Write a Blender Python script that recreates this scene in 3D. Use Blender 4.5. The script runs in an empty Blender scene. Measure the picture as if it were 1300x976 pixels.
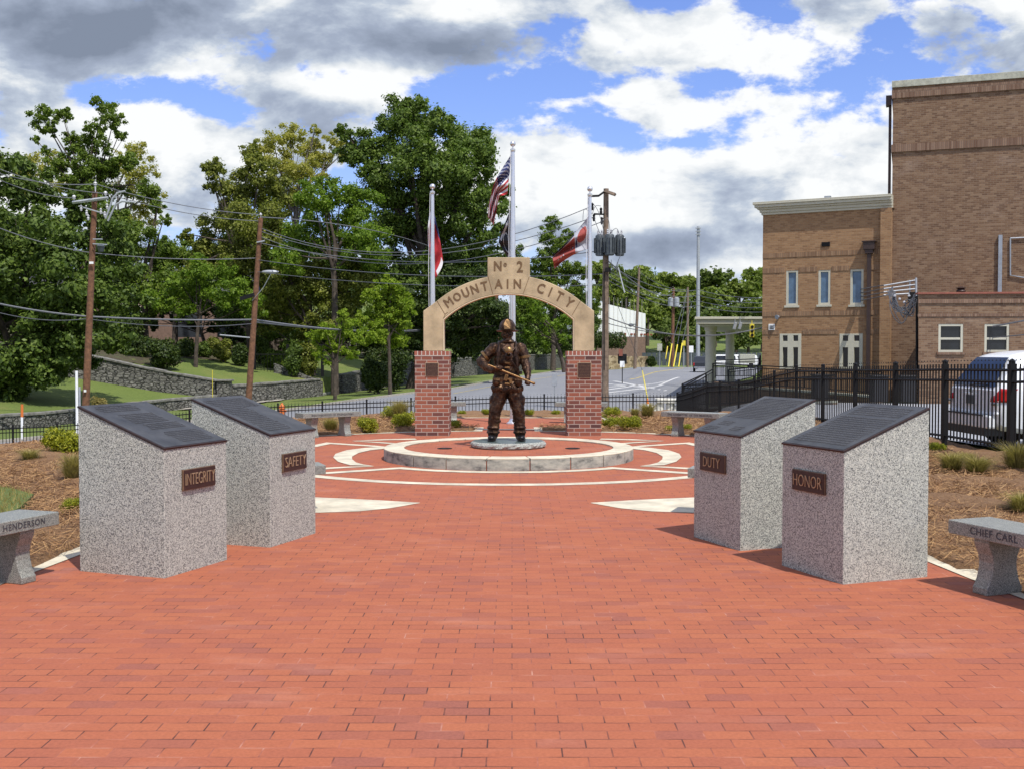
import bpy, bmesh, math, random
import numpy as np
from mathutils import Vector, Matrix
R = math.radians
rnd = random.Random(7)
SC = bpy.context.scene
COL = SC.collection
# ------------------------------------------------------------------ camera
PITCH = math.atan(43/1400)
cd = bpy.data.cameras.new('camera'); cam = bpy.data.objects.new('camera', cd); COL.objects.link(cam)
cam.location = (0, 0, 1.6); cam.rotation_euler = (math.pi/2 - PITCH, 0, 0)
cd.sensor_width = 36; cd.lens = 36*1400/1300; cd.clip_start = .1; cd.clip_end = 3000
SC.camera = cam
# ------------------------------------------------------------------ sky, sun, exposure
SUN_AZ = math.atan2(.52, -.86); SUN_EL = R(60)
world = bpy.data.worlds.new('World'); SC.world = world; world.use_nodes = True
def build_world():
    nt = world.node_tree; N = nt.nodes; L = nt.links
    for n in list(N): N.remove(n)
    out = N.new('ShaderNodeOutputWorld'); bg = N.new('ShaderNodeBackground'); L.new(bg.outputs[0], out.inputs[0])
    bg.inputs[1].default_value = 0.085
    sky = N.new('ShaderNodeTexSky'); sky.sky_type = 'NISHITA'; sky.sun_disc = False
    sky.sun_elevation = SUN_EL; sky.sun_rotation = SUN_AZ; sky.air_density = 1.3; sky.dust_density = .4; sky.ozone_density = 2.0
    tc = N.new('ShaderNodeTexCoord'); sep = N.new('ShaderNodeSeparateXYZ'); L.new(tc.outputs['Generated'], sep.inputs[0])
    def M(op, a, b=None, clamp=False):
        n = N.new('ShaderNodeMath'); n.operation = op; n.use_clamp = clamp
        for i, v in enumerate((a, b)):
            if v is None: continue
            if isinstance(v, (int, float)): n.inputs[i].default_value = v
            else: L.new(v, n.inputs[i])
        return n.outputs[0]
    x, y, z = sep.outputs
    yy = M('MAXIMUM', M('ABSOLUTE', y), .15)
    u = M('DIVIDE', x, yy); v = M('DIVIDE', z, yy)
    comb = N.new('ShaderNodeCombineXYZ'); L.new(u, comb.inputs[0]); L.new(M('MULTIPLY', v, 1.75), comb.inputs[1]); L.new(M('MULTIPLY', y, .3), comb.inputs[2])
    def noise(scale, detail, rough, off, dist=0.0):
        mp = N.new('ShaderNodeMapping'); mp.inputs['Location'].default_value = off; L.new(comb.outputs[0], mp.inputs[0])
        n = N.new('ShaderNodeTexNoise'); n.inputs['Scale'].default_value = scale; n.inputs['Detail'].default_value = detail
        n.inputs['Roughness'].default_value = rough; n.inputs['Distortion'].default_value = dist
        L.new(mp.outputs[0], n.inputs['Vector']); return n.outputs[0]
    def blob(px, py, rx, ry, amp):
        uu = M('DIVIDE', M('SUBTRACT', u, (px-650)/1400), rx/1400); vv = M('DIVIDE', M('SUBTRACT', v, (445-py)/1400), ry/1400)
        q = M('ADD', M('MULTIPLY', uu, uu), M('MULTIPLY', vv, vv))
        return M('MULTIPLY', M('POWER', 2.718, M('MULTIPLY', q, -1.0)), amp)
    def total(base, blobs):
        s = base
        for b in blobs: s = M('ADD', s, blob(*b))
        return s
    n1 = noise(4.6, 10, .6, (3.1, 1.7, 0), .1)
    n2 = noise(13, 8, .6, (8.1, 4.2, 2), .1)
    dens = M('ADD', M('ADD', .53, M('MULTIPLY', M('SUBTRACT', n1, .5), 1.7)), M('MULTIPLY', M('SUBTRACT', n2, .5), 1.15))
    dens = total(dens, [(215,122,95,26,-.30),(300,150,60,16,-.14),(620,138,75,26,-.26),(720,105,110,24,-.26),(860,100,90,16,-.22),(930,150,50,14,-.16),(690,165,70,14,-.20),(840,182,90,14,-.22),(1010,105,90,18,-.16),(730,75,60,12,-.10),
                        (150,30,330,60,.30),(380,115,80,22,.28),(190,190,110,45,.24),(560,30,300,32,.18),(900,240,240,60,.22),(820,320,260,70,.26),(330,250,120,60,.15),(725,132,42,9,.26),(822,116,32,13,.28),(850,150,66,11,.26),(1150,40,130,50,.22),(30,120,80,60,.15),(960,70,110,26,.2),(1000,150,90,20,.16),(1180,180,80,60,.1)])
    cr = N.new('ShaderNodeMapRange'); cr.interpolation_type = 'SMOOTHSTEP'; L.new(dens, cr.inputs[0])
    cr.inputs[1].default_value = .43; cr.inputs[2].default_value = .60
    mask = cr.outputs[0]
    # darkness of the cloud undersides
    n3 = noise(8.5, 9, .58, (1.3, 9.2, 5), .15)
    sh = total(M('ADD', .42, M('MULTIPLY', M('SUBTRACT', n3, .5), 1.9)), [(200,30,300,60,.46),(60,90,120,50,.24),(560,60,150,35,.22),(820,15,110,25,.12),(860,310,150,26,.20),(960,245,60,20,.14),(760,325,90,24,.14),(900,335,90,40,.16),(330,240,90,50,.08),
                    (390,108,90,22,-.25),(180,170,90,40,-.25),(720,215,130,30,-.25),(800,275,90,24,-.25),(930,190,120,26,-.22),(500,110,60,30,-.12),(1000,160,110,30,-.2),(870,200,120,24,-.15),(1060,60,150,40,-.12),(720,20,90,22,-.1)])
    ramp = N.new('ShaderNodeValToRGB'); L.new(sh, ramp.inputs[0]); e = ramp.color_ramp.elements
    e[0].position = .30; e[0].color = (12.6, 12.8, 12.9, 1)
    e[1].position = 1.0; e[1].color = (3.0, 3.6, 4.8, 1)
    for p, c in ((.44, (10.2, 10.7, 11.2)), (.56, (6.9, 7.8, 9.2)), (.7, (4.9, 5.7, 7.3))):
        q = e.new(p); q.color = (*c, 1)
    gain = N.new('ShaderNodeVectorMath'); gain.operation = 'MULTIPLY'; L.new(sky.outputs[0], gain.inputs[0]); gain.inputs[1].default_value = (1.3, 1.42, 2.25)
    mx = N.new('ShaderNodeMix'); mx.data_type = 'RGBA'; L.new(mask, mx.inputs[0]); L.new(gain.outputs[0], mx.inputs[6]); L.new(ramp.outputs[0], mx.inputs[7])
    L.new(mx.outputs[2], bg.inputs[0])
    return bg, gain
bgnode, gainnode = build_world()
world.cycles.sampling_method = 'MANUAL'; world.cycles.sample_map_resolution = 512
sl = bpy.data.lights.new('sun', 'SUN'); sl.energy = 5.0; sl.angle = R(.5); sl.color = (1, .955, .88)
so = bpy.data.objects.new('sun', sl); COL.objects.link(so)
sd = Vector((math.sin(SUN_AZ)*math.cos(SUN_EL), math.cos(SUN_AZ)*math.cos(SUN_EL), math.sin(SUN_EL)))
so.rotation_euler = sd.to_track_quat('Z', 'Y').to_euler(); so.location = (0, -10, 30)
vs = SC.view_settings; vs.view_transform = 'Standard'; vs.look = 'None'; vs.exposure = -0.12; vs.gamma = 1; vs.use_curve_mapping = False
try:
    SC.cycles.max_bounces = 6; SC.cycles.transparent_max_bounces = 8; SC.cycles.diffuse_bounces = 3; SC.cycles.glossy_bounces = 3
except Exception: pass
# ------------------------------------------------------------------ pixel -> place helpers
def ray(px, py):
    u = (px-650)/1400; v = (488-py)/1400
    return u, math.cos(PITCH)+v*math.sin(PITCH), -math.sin(PITCH)+v*math.cos(PITCH)
def at(px, py, Y):
    a, b, c = ray(px, py); t = Y/b; return Vector((a*t, Y, 1.6+c*t))
def G(px, py, z=0.0):
    a, b, c = ray(px, py); t = (z-1.6)/c; return Vector((a*t, b*t, z))
def ss(a, b, x):
    t = np.clip((x-a)/(b-a), 0, 1); return t*t*(3-2*t)
def zs(X): return -1.4+.052*np.clip(X, -27, 0)
def GS(px, py):
    p = G(px, py, -1.4)
    for _ in range(8): p = G(px, py, float(zs(p.x)))
    return p
# ------------------------------------------------------------------ object plumbing
def tag(o, label=None, cat=None, group=None, kind=None):
    if label: o['label'] = label
    if cat: o['category'] = cat
    if group: o['group'] = group
    if kind: o['kind'] = kind
    return o
def thing(name, label, cat, loc=(0,0,0), rz=0.0, group=None):
    o = bpy.data.objects.new(name, None); COL.objects.link(o); o.empty_display_size = .3
    o.location = loc; o.rotation_euler = (0, 0, rz)
    return tag(o, label, cat, group)
def copy_tree(o, parent=None):
    c = o.copy(); COL.objects.link(c)
    if parent is not None: c.parent = parent
    for ch in list(o.children): copy_tree(ch, c)
    return c
class MB:
    def __init__(s): s.v = []; s.f = []; s.m = []; s.cur = 0
    def add(s, vs, fs):
        b = len(s.v); s.v += [tuple(p) for p in vs]; s.f += [tuple(b+i for i in f) for f in fs]; s.m += [s.cur]*len(fs); return s
    def box(s, c, d, rz=0, rx=0, ry=0):
        x, y, z = d[0]/2, d[1]/2, d[2]/2
        P = [Vector((a*x, b*y, e*z)) for a in (-1,1) for b in (-1,1) for e in (-1,1)]
        if rx or ry or rz:
            M = Matrix.Rotation(rz, 3, 'Z') @ Matrix.Rotation(ry, 3, 'Y') @ Matrix.Rotation(rx, 3, 'X'); P = [M @ p for p in P]
        c = Vector(c)
        return s.add([p+c for p in P], [(0,1,3,2),(4,6,7,5),(0,4,5,1),(2,3,7,6),(0,2,6,4),(1,5,7,3)])
    def bb(s, a, b):
        return s.box([(a[i]+b[i])/2 for i in range(3)], [abs(b[i]-a[i]) for i in range(3)])
    def tube(s, pts, rad, n=8, cap=True):
        pts = [Vector(p) for p in pts]; k = len(pts)
        if isinstance(rad, (int, float)): rad = [rad]*k
        up = None; rings = []
        for i, p in enumerate(pts):
            t = (pts[min(i+1, k-1)]-pts[max(i-1, 0)])
            if t.length < 1e-9: t = Vector((0,0,1))
            t.normalize()
            if up is None: up = Vector((1,0,0)) if abs(t.x) < .9 else Vector((0,1,0))
            a = (up - t*up.dot(t)).normalized(); b = t.cross(a); up = a
            rings.append([p+(a*math.cos(2*math.pi*j/n)+b*math.sin(2*math.pi*j/n))*rad[i] for j in range(n)])
        vs = [q for r in rings for q in r]; fs = []
        for i in range(k-1):
            for j in range(n): fs.append((i*n+j, i*n+(j+1)%n, (i+1)*n+(j+1)%n, (i+1)*n+j))
        if cap: fs.append(tuple(range(n-1, -1, -1))); fs.append(tuple((k-1)*n+j for j in range(n)))
        return s.add(vs, fs)
    def lathe(s, prof, n=24, c=(0,0,0), sx=1, sy=1):
        vs = []; fs = []; k = len(prof)
        for r, z in prof:
            for j in range(n):
                a = 2*math.pi*j/n; vs.append((c[0]+r*sx*math.cos(a), c[1]+r*sy*math.sin(a), c[2]+z))
        for i in range(k-1):
            for j in range(n): fs.append((i*n+j, i*n+(j+1)%n, (i+1)*n+(j+1)%n, (i+1)*n+j))
        if prof[0][0] > 1e-6: fs.append(tuple(range(n-1, -1, -1)))
        if prof[-1][0] > 1e-6: fs.append(tuple((k-1)*n+j for j in range(n)))
        return s.add(vs, fs)
    def ball(s, c, r, n=12, m=8):
        if isinstance(r, (int, float)): r = (r, r, r)
        vs = []; fs = []
        for i in range(m+1):
            t = math.pi*i/m
            for j in range(n):
                a = 2*math.pi*j/n; vs.append((c[0]+r[0]*math.sin(t)*math.cos(a), c[1]+r[1]*math.sin(t)*math.sin(a), c[2]-r[2]*math.cos(t)))
        for i in range(m):
            for j in range(n): fs.append((i*n+j, i*n+(j+1)%n, (i+1)*n+(j+1)%n, (i+1)*n+j))
        return s.add(vs, fs)
    def prism(s, poly, z0, z1):
        n = len(poly); zz0 = z0 if hasattr(z0, '__len__') else [z0]*n; zz1 = z1 if hasattr(z1, '__len__') else [z1]*n
        vs = [(p[0], p[1], zz0[i]) for i, p in enumerate(poly)]+[(p[0], p[1], zz1[i]) for i, p in enumerate(poly)]
        return s.add(vs, [tuple(range(n-1, -1, -1)), tuple(range(n, 2*n))]+[(i, (i+1)%n, n+(i+1)%n, n+i) for i in range(n)])
    def prism_xz(s, poly, y0, y1):
        n = len(poly)
        vs = [(p[0], y0, p[1]) for p in poly]+[(p[0], y1, p[1]) for p in poly]
        return s.add(vs, [tuple(range(n)), tuple(range(2*n-1, n-1, -1))]+[(i, n+i, n+(i+1)%n, (i+1)%n) for i in range(n)])
    def grid(s, P):   # P[i][j] points
        a = len(P); b = len(P[0])
        return s.add([p for r in P for p in r], [(i*b+j, i*b+j+1, (i+1)*b+j+1, (i+1)*b+j) for i in range(a-1) for j in range(b-1)])
    def xf(s, M, start=0):
        s.v = s.v[:start]+[tuple(M @ Vector(p)) for p in s.v[start:]]; return s
    def build(s, name, mat, parent=None, smooth=False, bevel=0, fix=True):
        me = bpy.data.meshes.new(name); me.from_pydata(s.v, [], s.f)
        ms = mat if isinstance(mat, (list, tuple)) else [mat]
        for m in ms: me.materials.append(m)
        if len(ms) > 1: me.polygons.foreach_set('material_index', s.m)
        if fix:
            bm = bmesh.new(); bm.from_mesh(me); bmesh.ops.recalc_face_normals(bm, faces=bm.faces); bm.to_mesh(me); bm.free()
        o = bpy.data.objects.new(name, me); COL.objects.link(o)
        if parent is not None: o.parent = parent
        if smooth:
            me.polygons.foreach_set('use_smooth', [True]*len(me.polygons))
            try: me.set_sharp_from_angle(angle=R(40))
            except Exception: pass
        if bevel:
            b = o.modifiers.new('b', 'BEVEL'); b.width = bevel; b.segments = 2; b.limit_method = 'ANGLE'; b.angle_limit = R(40)
        me.update(); return o
def text_mb(mb, body, size, ext, M, align='CENTER', bold=0.0, space=1.0, fit=None):
    cu = bpy.data.curves.new('t', 'FONT'); cu.body = body; cu.size = size; cu.extrude = ext; cu.align_x = align; cu.align_y = 'CENTER'; cu.offset = bold; cu.resolution_u = 3; cu.space_character = space
    ob = bpy.data.objects.new('t', cu); COL.objects.link(ob)
    dg = bpy.context.evaluated_depsgraph_get(); dg.update(); me = bpy.data.meshes.new_from_object(ob.evaluated_get(dg))
    if fit:
        w = max(v.co.x for v in me.vertices)-min(v.co.x for v in me.vertices); cxx = (max(v.co.x for v in me.vertices)+min(v.co.x for v in me.vertices))/2
        M = M @ Matrix.Diagonal((fit/w, 1, 1, 1)) @ Matrix.Translation((-cxx, 0, 0))
    mb.add([M @ v.co for v in me.vertices], [tuple(p.vertices) for p in me.polygons])
    bpy.data.objects.remove(ob); bpy.data.curves.remove(cu); bpy.data.meshes.remove(me)
def band(mb, pts, w, z, closed=False):
    pts = [Vector((p[0], p[1])) for p in pts]; n = len(pts); Lf = []; Rt = []
    ww = w if hasattr(w, '__len__') else [w]*n
    for i in range(n):
        a = pts[(i-1) % n] if (closed or i > 0) else pts[i]; b = pts[(i+1) % n] if (closed or i < n-1) else pts[i]
        d1 = (pts[i]-a); d2 = (b-pts[i])
        if d1.length < 1e-9: d1 = d2
        if d2.length < 1e-9: d2 = d1
        d1 = d1.normalized(); d2 = d2.normalized(); t = (d1+d2).normalized(); nn = Vector((-t.y, t.x)); k = 1/max(.5, nn.dot(Vector((-d1.y, d1.x))))
        Lf.append(pts[i]+nn*ww[i]/2*k); Rt.append(pts[i]-nn*ww[i]/2*k)
    vs = [(p.x, p.y, z) for p in Lf]+[(p.x, p.y, z) for p in Rt]
    m = n if closed else n-1
    mb.add(vs, [(i, (i+1)%n, n+(i+1)%n, n+i) for i in range(m)])
# ------------------------------------------------------------------ materials
MATS = {}
class NT:
    def __init__(s, name):
        s.m = bpy.data.materials.new(name); s.m.use_nodes = True; s.t = s.m.node_tree; s.N = s.t.nodes; s.L = s.t.links
        s.b = s.N['Principled BSDF']; s.tc = s.N.new('ShaderNodeTexCoord')
    def new(s, t, **k):
        n = s.N.new('ShaderNode'+t)
        for a, v in k.items(): setattr(n, a, v)
        return n
    def lk(s, a, b): s.L.new(a, b)
    def noise(s, scale, detail=4, rough=.55, vec=None, dist=0):
        n = s.new('TexNoise'); n.inputs['Scale'].default_value = scale; n.inputs['Detail'].default_value = detail; n.inputs['Roughness'].default_value = rough; n.inputs['Distortion'].default_value = dist
        s.lk(vec or s.tc.outputs['Object'], n.inputs['Vector']); return n.outputs[0]
    def ramp(s, fac, stops, interp='LINEAR'):
        r = s.new('ValToRGB'); r.color_ramp.interpolation = interp; e = r.color_ramp.elements
        while len(e) < len(stops): e.new(.5)
        for i, (p, c) in enumerate(stops):
            e[i].position = p; e[i].color = (*c, 1) if len(c) == 3 else c
        s.lk(fac, r.inputs[0]); return r.outputs[0]
    def mix(s, f, a, b, mode='MIX'):
        n = s.new('Mix', data_type='RGBA', blend_type=mode)
        for i, v in ((0, f), (6, a), (7, b)):
            if isinstance(v, (int, float)): n.inputs[i].default_value = v
            elif isinstance(v, tuple): n.inputs[i].default_value = (*v, 1)
            else: s.lk(v, n.inputs[i])
        return n.outputs[2]
    def math(s, op, a, b=0.0, clamp=False):
        n = s.new('Math', operation=op); n.use_clamp = clamp
        for i, v in enumerate((a, b)):
            if isinstance(v, (int, float)): n.inputs[i].default_value = v
            else: s.lk(v, n.inputs[i])
        return n.outputs[0]
    def bump(s, h, strength=.3, dist=.02):
        n = s.new('Bump'); n.inputs['Strength'].default_value = strength; n.inputs['Distance'].default_value = dist; s.lk(h, n.inputs['Height']); s.lk(n.outputs[0], s.b.inputs['Normal'])
    def mapping(s, scale=(1,1,1), rot=(0,0,0), loc=(0,0,0), vec=None):
        m = s.new('Mapping'); m.inputs['Scale'].default_value = scale; m.inputs['Rotation'].default_value = rot; m.inputs['Location'].default_value = loc
        s.lk(vec or s.tc.outputs['Object'], m.inputs[0]); return m.outputs[0]
    def col(s, c):
        if isinstance(c, tuple): s.b.inputs['Base Color'].default_value = (*c, 1)
        else: s.lk(c, s.b.inputs['Base Color'])
    def rough(s, r):
        if isinstance(r, (int, float)): s.b.inputs['Roughness'].default_value = r
        else: s.lk(r, s.b.inputs['Roughness'])
def plain(name, c, r=.6, metal=0, var=.12, scale=6, bump=0, spec=.5):
    n = NT(name); f = n.noise(scale, 6, .6)
    d = tuple(max(0, x*(1-var*1.6)) for x in c); e = tuple(min(1, x*(1+var)) for x in c)
    n.col(n.ramp(f, [(.3, d), (.7, e)])); n.rough(r); n.b.inputs['Metallic'].default_value = metal
    n.b.inputs['Specular IOR Level'].default_value = spec
    if bump: n.bump(n.noise(scale*6, 5), bump, .01)
    return n.m
def wallvec(n, sc=1.0):
    sep = n.new('SeparateXYZ'); n.lk(n.tc.outputs['Object'], sep.inputs[0]); c = n.new('CombineXYZ')
    n.lk(n.math('ADD', sep.outputs[0], sep.outputs[1]), c.inputs[0]); n.lk(sep.outputs[2], c.inputs[1]); return c.outputs[0]
def brick_mat(name, stops, mortar, bw, rh, ms, flat=False, bump=.5, rough=.85, big=.25, jointdark=None, soft=.1):
    n = NT(name); v = n.tc.outputs['Object'] if flat else wallvec(n)
    br = n.new('TexBrick'); n.lk(v, br.inputs['Vector']); br.inputs['Scale'].default_value = 1
    br.inputs['Brick Width'].default_value = bw; br.inputs['Row Height'].default_value = rh; br.inputs['Mortar Size'].default_value = ms; br.inputs['Mortar Smooth'].default_value = soft
    br.inputs['Color1'].default_value = (0,0,0,1); br.inputs['Color2'].default_value = (1,1,1,1); br.inputs['Mortar'].default_value = (.5,.5,.5,1); br.inputs['Bias'].default_value = 0
    c = n.ramp(br.outputs[0], stops)
    g = n.noise(.35, 5, .6); c = n.mix(n.math('MULTIPLY', g, big), c, tuple(x*.55 for x in stops[0][1]))
    fine = n.noise(60, 3, .7); c = n.mix(.18, c, n.ramp(fine, [(.3, (.1,.1,.1)), (.75, (1,1,1))]), 'OVERLAY')
    mfac = br.outputs[1]
    if jointdark: c = n.mix(mfac, c, n.ramp(n.noise(4, 3), jointdark))
    else: c = n.mix(mfac, c, mortar)
    n.col(c); n.rough(rough); h = n.math('SUBTRACT', n.math('MULTIPLY', fine, .25), mfac)
    n.bump(h, bump, .006); n.b.inputs['Specular IOR Level'].default_value = .3
    return n, c
def granite(name, gain=1.0, rough=.55, sc=185):
    n = NT(name)
    a = n.new('TexVoronoi'); a.inputs['Scale'].default_value = sc; n.lk(n.tc.outputs['Object'], a.inputs['Vector'])
    sep = n.new('SeparateColor'); n.lk(a.outputs['Color'], sep.inputs[0])
    f = n.math('ADD', n.math('MULTIPLY', sep.outputs[0], .62), n.math('MULTIPLY', n.noise(45, 5, .7), .42))
    g = lambda *c: tuple(x*gain for x in c)
    c = n.ramp(f, [(.18, g(.035,.038,.035)), (.31, g(.115,.122,.112)), (.46, g(.28,.293,.262)), (.60, g(.41,.42,.37)), (.80, g(.56,.57,.49))])
    c = n.mix(n.math('MULTIPLY', n.noise(1.6, 5), .22), c, g(.22,.22,.235))
    n.col(c); n.rough(rough); n.bump(sep.outputs[1], .12, .003); return n.m
def leaf_mat(name, dark, mid, light, trans=.35):
    dark, mid, light = [(q[0]*1.22, q[1]*1.06, q[2]*.72) for q in (dark, mid, light)]
    n = NT(name); g = n.new('NewGeometry')
    cl = n.noise(.55, 3, .5)
    f = n.math('ADD', n.math('MULTIPLY', g.outputs['Random Per Island'], .6), n.math('MULTIPLY', cl, .45))
    c = n.ramp(f, [(.15, dark), (.5, mid), (.9, light)])
    n.col(c); n.rough(.5); n.b.inputs['Specular IOR Level'].default_value = .25
    tr = n.new('BsdfTranslucent'); n.lk(n.mix(.5, c, (.25,.42,.04), 'SOFT_LIGHT'), tr.inputs[0])
    ms = n.new('MixShader'); ms.inputs[0].default_value = trans; n.lk(n.b.outputs[0], ms.inputs[1]); n.lk(tr.outputs[0], ms.inputs[2])
    n.lk(ms.outputs[0], n.N['Material Output'].inputs[0]); return n.m
M = {}
def mats():
    # brick pavers: running bond across the walk
    n, c = brick_mat('paver', [(0,(.29,.097,.065)),(.12,(.34,.104,.056)),(.5,(.372,.112,.054)),(.9,(.395,.124,.058)),(1,(.32,.106,.069))], (.2,.1,.06), .2, .1, .0034, flat=True, bump=.35, big=.18, jointdark=[(.40,(.075,.03,.025)),(.52,(.24,.08,.05)),(.60,(.36,.12,.075)),(.78,(.50,.30,.22))])
    e = n.noise(1.1, 6, .65, n.mapping((1,2.2,1))); c2 = n.mix(n.ramp(e, [(.56,(0,0,0)),(.8,(.34,.34,.34))]), c, (.56,.27,.19))
    e2 = n.noise(.5, 4, .6, n.mapping((1,1.6,1),loc=(7,3,0))); c2 = n.mix(n.ramp(e2, [(.45,(0,0,0)),(.75,(.3,.3,.3))]), c2, (.36,.10,.055))
    st = n.noise(2.6, 8, .75, n.mapping((1,1,1),loc=(2,9,0))); c2 = n.mix(n.ramp(st, [(.66,(0,0,0)),(.78,(.22,.22,.22))]), c2, (.16,.06,.05))
    n.col(c2); M['paver'] = n.m
    M['concrete'] = plain('pale_concrete', (.60,.54,.41), .85, var=.2, scale=3.5, bump=.15)
    n = NT('stained_concrete'); z = n.noise(3.5, 8, .7, n.mapping((1,1,2.2))); c = n.ramp(z, [(.36,(.09,.09,.08)),(.47,(.27,.265,.23)),(.62,(.43,.41,.34))]); n.col(c); n.rough(.9); n.bump(n.noise(50,4), .2, .004); M['stain'] = n.m
    M['coping'] = plain('weathered_coping', (.20,.195,.175), .95, var=.35, scale=3, bump=.5)
    M['granite'] = granite('speckled_granite', 1.12); M['granite_dark'] = granite('grey_granite', .72, .4, 330); M['granite_cut'] = granite('rough_granite', 1.0, .9)
    M['black_plate'] = plain('dark_bronze_plate', (.062,.062,.062), .42, .35, .35, 5, .15)
    M['plate_text'] = plain('raised_bronze_text', (.125,.12,.12), .4, .6, .2, 40)
    M['plate_edge'] = plain('bronze_edge', (.045,.026,.024), .45, .4, .2, 20)
    M['plaque'] = plain('brown_bronze', (.045,.017,.013), .5, .1, .2, 30)
    M['plate_rim'] = plain('plate_rim', (.17,.105,.065), .5, .3, .2, 30)
    M['gold'] = plain('worn_bronze_letters', (.50,.36,.23), .4, .6, .15, 40)
    n, c = brick_mat('pillar_brick', [(0,(.085,.042,.04)),(.25,(.19,.07,.05)),(.6,(.29,.10,.06)),(.85,(.33,.125,.078)),(1,(.15,.058,.05))], (.38,.31,.26), .205, .0745, .0075, big=.15); M['pillar'] = n.m
    M['soldier'] = brick_mat('soldier_brick', [(0,(.22,.07,.05)),(1,(.36,.13,.085))], (.5,.44,.38), .0745, .5, .009)[0].m
    M['sandstone'] = plain('buff_cast_stone', (.455,.36,.22), .9, var=.22, scale=3.0, bump=.35)
    M['sand_edge'] = plain('pale_cast_stone_edge', (.68,.57,.38), .9, var=.08, scale=4, bump=.2)
    M['engrave'] = plain('engraved_shade_brown', (.16,.10,.05), .95, scale=20)
    M['engrave_grey'] = plain('painted_letter_grey', (.06,.06,.065), .8)
    # statue bronze
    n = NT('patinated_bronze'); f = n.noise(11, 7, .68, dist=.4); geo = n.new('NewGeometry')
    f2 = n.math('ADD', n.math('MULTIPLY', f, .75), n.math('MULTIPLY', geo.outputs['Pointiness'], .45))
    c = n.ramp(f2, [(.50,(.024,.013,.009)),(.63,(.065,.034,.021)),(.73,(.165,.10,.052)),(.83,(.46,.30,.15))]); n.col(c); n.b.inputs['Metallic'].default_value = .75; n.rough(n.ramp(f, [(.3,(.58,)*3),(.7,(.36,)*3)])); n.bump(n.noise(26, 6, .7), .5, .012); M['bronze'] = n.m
    M['bronze_light'] = plain('polished_bronze', (.30,.175,.075), .38, .85, .3, 14, .2)
    M['bronze_dark'] = plain('dark_bronze', (.05,.028,.02), .4, .7, .4, 16, .3)
    M['bronze_black'] = plain('black_bronze', (.018,.016,.018), .35, .5, .3, 16, .2)
    # grounds
    n = NT('lawn'); f = n.noise(.25, 8, .7); f2 = n.noise(7, 5, .7)
    c = n.mix(.5, n.ramp(f, [(.3,(.105,.14,.02)),(.5,(.145,.185,.03)),(.72,(.25,.225,.06))]), n.ramp(f2, [(.3,(.05,.095,.018)),(.7,(.15,.205,.045))])); n.col(c); n.rough(.95); n.bump(n.noise(40, 5, .8), .8, .05); M['lawn'] = n.m
    n = NT('pine_straw'); f = n.noise(14, 8, .75, n.mapping((1,2.5,1), (0,0,.6)), .8); f2 = n.noise(.8, 5, .6)
    c = n.mix(.45, n.ramp(f, [(.3,(.06,.028,.013)),(.48,(.26,.135,.055)),(.66,(.42,.25,.115))]), n.ramp(f2, [(.35,(.13,.065,.03)),(.65,(.29,.165,.08))])); n.col(c); n.rough(.95); n.bump(f, .9, .05); M['mulch'] = n.m
    n = NT('straw_needles'); g = n.new('NewGeometry'); n.col(n.ramp(g.outputs['Random Per Island'], [(0,(.08,.035,.015)),(.5,(.29,.15,.058)),(1,(.46,.28,.12))])); n.rough(.8); M['straw'] = n.m
    n = NT('shade_toned_litter'); f = n.noise(1.6, 8, .75); n.col(n.ramp(f, [(.35,(.035,.03,.018)),(.52,(.075,.06,.03)),(.62,(.06,.085,.022)),(.75,(.14,.12,.06))])); n.rough(.95); n.bump(n.noise(12, 5, .8), .8, .08); M['floor'] = n.m  # leaf litter, toned darker so the colour carries the shade under the trees
    n = NT('asphalt'); f = n.noise(.15, 7, .6, n.mapping((3,.5,1))); c = n.mix(.5, n.ramp(f, [(.3,(.17,.175,.19)),(.7,(.24,.245,.26))]), n.ramp(n.noise(30, 4, .8), [(.3,(.13,.135,.145)),(.7,(.27,.275,.29))])); n.col(c); n.rough(.85); M['asphalt'] = n.m
    M['lot'] = plain('pale_lot', (.33,.34,.36), .85, var=.1, scale=1.2)
    M['roadpaint'] = plain('road_paint', (.62,.62,.60), .7, var=.3, scale=3); M['yellowpaint'] = plain('yellow_paint', (.55,.42,.07), .7)
    M['kerb'] = plain('kerb', (.40,.37,.31), .9, var=.2)
    # stone walls
    n = NT('rubble_stone'); v = wallvec(n); mp = n.mapping((2.3,5.2,1), vec=v)
    vo = n.new('TexVoronoi'); vo.inputs['Scale'].default_value = 1; vo.inputs['Randomness'].default_value = .8; n.lk(mp, vo.inputs['Vector']); ve = n.new('TexVoronoi', feature='DISTANCE_TO_EDGE'); ve.inputs['Scale'].default_value = 1; ve.inputs['Randomness'].default_value = .8; n.lk(mp, ve.inputs['Vector'])
    sp = n.new('SeparateColor'); n.lk(vo.outputs['Color'], sp.inputs[0]); c = n.ramp(sp.outputs[0], [(0,(.07,.068,.06)),(.5,(.145,.14,.125)),(1,(.24,.23,.205))]); c = n.mix(.5, c, n.ramp(n.noise(3, 8, .72), [(.32,(.06,.06,.055)),(.68,(.38,.37,.33))]))
    ed = n.ramp(ve.outputs[0], [(0,(1,1,1)),(.09,(0,0,0))]); c = n.mix(ed, c, (.035,.034,.03)); n.col(c); n.rough(.95); n.bump(n.math('SUBTRACT', n.noise(5, 5), ed), 1, .12); M['rubble'] = n.m
    n = NT('tan_rubble'); a = n.new('TexVoronoi'); a.inputs['Scale'].default_value = 2.6; n.lk(n.tc.outputs['Object'], a.inputs[0]); sp = n.new('SeparateColor'); n.lk(a.outputs['Color'], sp.inputs[0])
    n.col(n.ramp(sp.outputs[0], [(0,(.12,.085,.05)),(.5,(.36,.27,.16)),(1,(.52,.42,.28))])); n.rough(.95); M['tanrubble'] = n.m
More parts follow.
